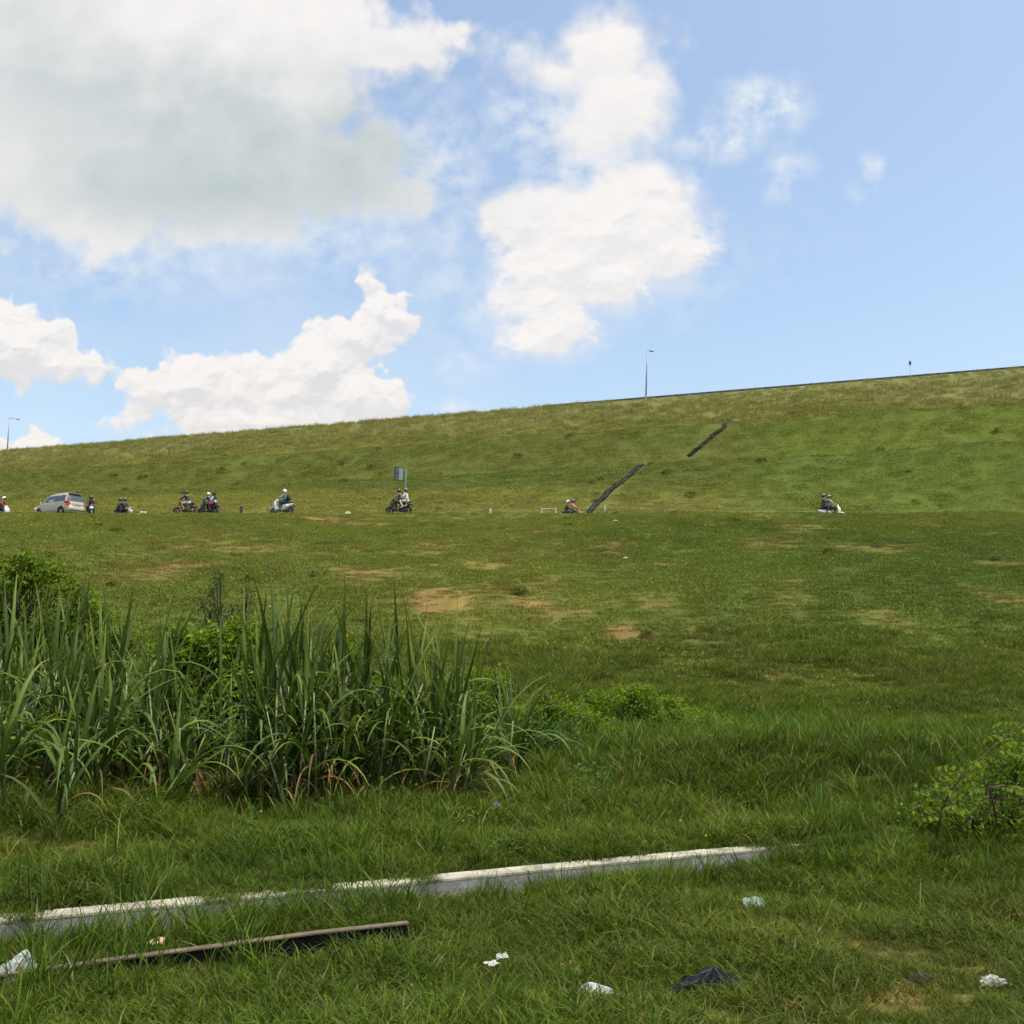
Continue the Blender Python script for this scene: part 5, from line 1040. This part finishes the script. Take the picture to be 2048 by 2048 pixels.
B = bike(road_pt(250, FAR), R(-12), 'dark scooter mostly hidden by the road edge left of the marker stones', 'scooter', (.03, .03, .035), (.20, .21, .22))
rider(seat_on(B, -.15), 'person in a black jacket steering the dark scooter left of the marker stones', (.018, .018, .022), (.03, .03, .04), (.045, .045, .05), lean=.08)
rider(seat_on(B, -.50), 'person in all black riding pillion left of the marker stones', (.016, .016, .018), (.03, .03, .04), (.03, .03, .03), arms='hold', feet='pillion', lean=.06)
B = bike(road_pt(1146, FAR+.8), R(-8), 'scooter hidden below the road edge beside the white gate frame', 'scooter', (.3, .04, .03), (.3, .04, .03))
rider(seat_on(B, -.15), 'person in an orange tan jacket and peaked black helmet by the gate frame', (.48, .20, .12), (.05, .04, .04), (.05, .055, .055), lean=.12, visor=True)
rider(seat_on(B, -.52, -.05), 'person in a black jacket and pale helmet seated behind the orange jacket', (.02, .018, .02), (.05, .04, .04), (.5, .5, .48), arms='hold', feet='pillion', lean=.1)
camo = bpy.data.materials.new('mottled_shirt'); camo.use_nodes = True; t = NT(camo.node_tree); tc_ = t.n('ShaderNodeTexCoord'); t.link(t.mix(t.mr(t.noise(tc_.outputs['Object'], 16, 3, .5, .8), .46, .54), (.42, .34, .28, 1), (.06, .035, .03, 1)), camo.node_tree.nodes['Principled BSDF'].inputs['Base Color'])
B = bike(road_pt(1662, FAR-.5), R(-10), 'white fronted scooter carrying two people at right', 'scooter', (.7, .7, .64), (.74, .74, .66), s=1.12)
rider(seat_on(B, -.15, 0), 'person in a mottled brown shirt and tan helmet steering the white fronted scooter', camo, (.05, .04, .035), (.20, .13, .10), short=True, lean=.04)
rider(seat_on(B, -.52, .08), 'person in a dark grey jacket and white, red and black helmet riding pillion at right', (.055, .065, .085), (.04, .04, .05), (.05, .055, .06), arms='reach', feet='pillion', lean=.04, helm2=True, mask=(.6, .6, .55))

# ------------------------------------------------------------------ car
CARP = mat('champagne_paint', (.42, .37, .28), .35, metal=.25, var=.03, coat=.6); CGL = mat('car_glass', (.045, .055, .065), .08, var=.1, coat=.3); CBLK = mat('black_trim', (.015, .015, .016), .5); ALLOY = mat('alloy_rim', (.5, .5, .5), .3, metal=.7)
def car(loc, ang):
    root = empty('family_car', loc, ang, 'champagne silver compact family van driving away to the left', 'car')
    NTH = 128; levels = [.20, .24, .30, .38, .46, .54, .62, .70, .78, .86, .92, .97, 1.01, 1.06, 1.12, 1.18, 1.24, 1.30, 1.36, 1.42, 1.48, 1.54, 1.59, 1.63, 1.665, 1.69, 1.705]
    ip = lambda z, pts: float(np.interp(z, [p[0] for p in pts], [p[1] for p in pts]))
    FR = [(.2, 2.0), (.35, 2.10), (.6, 2.12), (.78, 2.02), (.88, 1.78), (.95, 1.48), (1.0, 1.36), (1.1, 1.22), (1.3, .94), (1.5, .60), (1.6, .32), (1.66, -.10), (1.705, -.5)]
    RE = [(.2, -2.0), (.35, -2.10), (.6, -2.10), (.68, -2.03), (.9, -2.01), (1.0, -1.99), (1.3, -1.88), (1.5, -1.78), (1.6, -1.70), (1.66, -1.60), (1.705, -1.3)]
    HW = [(.2, .78), (.35, .835), (.6, .85), (.85, .845), (.97, .825), (1.2, .785), (1.5, .70), (1.6, .655), (1.66, .57), (1.705, .35)]
    V = []
    def P(z, k):
        th = 2*math.pi*k/NTH; xf, xr_, hw = ip(z, FR), ip(z, RE), ip(z, HW); cx = (xf+xr_)/2; hx = (xf-xr_)/2; e = .36 if z < 1.0 else .34
        c, s = math.cos(th), math.sin(th); return Vector((cx+hx*math.copysign(abs(c)**e, c), hw*math.copysign(abs(s)**e, s), z))
    for z in levels: V += [P(z, k) for k in range(NTH)]
    nl = len(levels); body = []; win = {}
    def cls(p):
        x, y, z = p
        for wx_ in (1.30, -1.28):
            if math.hypot(x-wx_, z-.31) < .36 and abs(y) > .55: return 'arch'
        if 1.0 < z < 1.53:
            xf = ip(z, FR); xr_ = ip(z, RE); hw = ip(z, HW)
            if x < xr_+.20 and abs(y) < hw*.86 and 1.03 < z < 1.52: return 'rear_window'
            if x > xf-.22 and abs(y) < hw*.90 and 1.0 < z < 1.6: return 'windscreen'
            if abs(y) > hw*.9 and 1.03 < z < 1.47:
                for a, b in ((-1.62, -1.12), (-1.06, -.12), (-.06, .66), (.72, 1.2)):
                    if a < x < min(b, xf-.24): return 'side_window'
        return 'body'
    for i in range(nl-1):
        for k in range(NTH):
            f = (i*NTH+k, i*NTH+(k+1) % NTH, (i+1)*NTH+(k+1) % NTH, (i+1)*NTH+k); c = sum((V[q] for q in f), Vector())/4; t_ = cls(c)
            if t_ == 'arch': continue
            if t_ == 'body': body.append(f)
            else:
                key = t_ if t_ != 'side_window' else ('side_window', c.y > 0, 0 if c.x < -1.1 else 1 if c.x < -.09 else 2 if c.x < .69 else 3); win.setdefault(key, []).append(f)
    body.append(tuple((nl-1)*NTH+k for k in range(NTH))); body.append(tuple(range(NTH-1, -1, -1)))
    bo = mesh_obj('body', V, body, CARP, root, True)
    for key, fs in win.items():
        ids = sorted({q for f in fs for q in f}); mp = {q: i for i, q in enumerate(ids)}; ce = Vector((0, 0, 1.2)); vv = [V[q] for q in ids]
        nm = key if isinstance(key, str) else 'side_window'; mesh_obj(nm, vv, [tuple(mp[q] for q in f) for f in fs], CGL, root, True)
    for x in (1.30, -1.28):
        m = MB(); m.box((x, 0, .36), (.78, 1.42, .52)); m.build('wheel_well', CBLK, root)
        for y in (-1, 1):
            m = MB(); m.torus((x, y*.74, .31), .235, .078, 'Y', 28, 10, 1.1); w_ = m.build('wheel', TYRE, root, True)
            m = MB(); m.lathe((x, y*.76-.02, .31), [(.21, 0), (.215, .02), (.21, .04)], 'Y', 24); m.build('rim', CBLK, w_)
            m = MB(); m.torus((x, y*.79, .31), .20, .018, 'Y', 24, 6); m.lathe((x, y*.79-.015, .31), [(.05, 0), (.05, .03)], 'Y', 12)
            for k in range(7): t_ = 6.283*k/7; m.tube([(x+.03*math.cos(t_), y*.79, .31+.03*math.sin(t_)), (x+.2*math.cos(t_), y*.79, .31+.2*math.sin(t_))], .020, 5)
            m.build('alloy_spokes', ALLOY, w_, True)
    for y in (-1, 1):
        m = MB(); m.add([(-2.045, y*.60, .80), (-2.03, y*.78, .78), (-1.93, y*.855, .80), (-1.66, y*.862, .88), (-1.72, y*.862, .98), (-1.90, y*.835, .99), (-2.01, y*.76, .98), (-2.04, y*.66, .94), (-1.95, y*.5, .88)], [(0, 1, 2, 3, 4, 5, 6, 7), (0, 7, 6, 5, 4, 3, 8)]); o = m.build('tail_light', TAIL, root)
        m = MB(); m.box((1.93, y*.62, .70), (.22, .30, .16), y*-.5, bev=.05); m.build('headlight', GLASSP, root)
        m = MB(); m.ball((.98, y*.93, 1.02), .10, 12, 8, (.6, 1, .65)); m.tube([(1.0, y*.8, .98), (.98, y*.9, 1.0)], .02, 6); m.build('wing_mirror', CARP, root, True)
        for x0, x1, nm in ((.0, .9, 'front_door'), (-1.05, -.05, 'sliding_door')):
            m = MB(); m.box((x1-.12 if nm == 'front_door' else x0+.15, y*.852, .86), (.16, .03, .03), bev=.01); m.build('door_handle', CARP, root)
        m = MB(); m.tube([(-1.0, y*.853, .42), (-.4, y*.86, .44), (.6, y*.86, .42), (.95, y*.85, .5)], .012, 6); m.build('sill_trim', CARP, root)
        m = MB(); m.tube([(1.6, y*.83, .80), (.6, y*.858, .90), (-.6, y*.86, .93), (-1.6, y*.865, .92)], .010, 5); m.build('crease_trim', CARP, root)
    m = MB(); m.box((-2.03, 0, .66), (.05, .62, .20), 0, 0, bev=.02); m.build('plate_recess', CARP, root); m = MB(); m.box((-2.062, 0, .66), (.016, .44, .135)); pl = m.build('number_plate', PLATE, root)
    m = MB(); [m.box((-2.072, y, .665), (.004, .028, .06)) for y in (-.17, -.09, -.05, -.01, .03, .11, .15)]; m.build('plate_characters', whitep, pl)
    m = MB(); m.box((-2.06, 0, .82), (.03, 1.0, .025), bev=.008); m.build('chrome_trim', CHR, root)
    m = MB(); m.box((-2.085, 0, .38), (.05, 1.2, .06), bev=.02); m.build('bumper_trim', CBLK, root)
    m = MB(); m.prism([(-1.72, 1.60), (-1.86, 1.60), (-1.88, 1.63), (-1.6, 1.665)], 1.1, taper=.95); m.build('roof_spoiler', CARP, root, True)
    m = MB(); m.tube([(-1.95, 0, 1.10), (-1.92, .22, 1.12)], .012, 5); m.build('wiper', CBLK, root); m = MB(); m.tube([(-.9, 0, 1.70), (-1.05, 0, 1.86)], .006, 5); m.build('aerial', CBLK, root)
car(road_pt(120.5, 72.3), R(149))
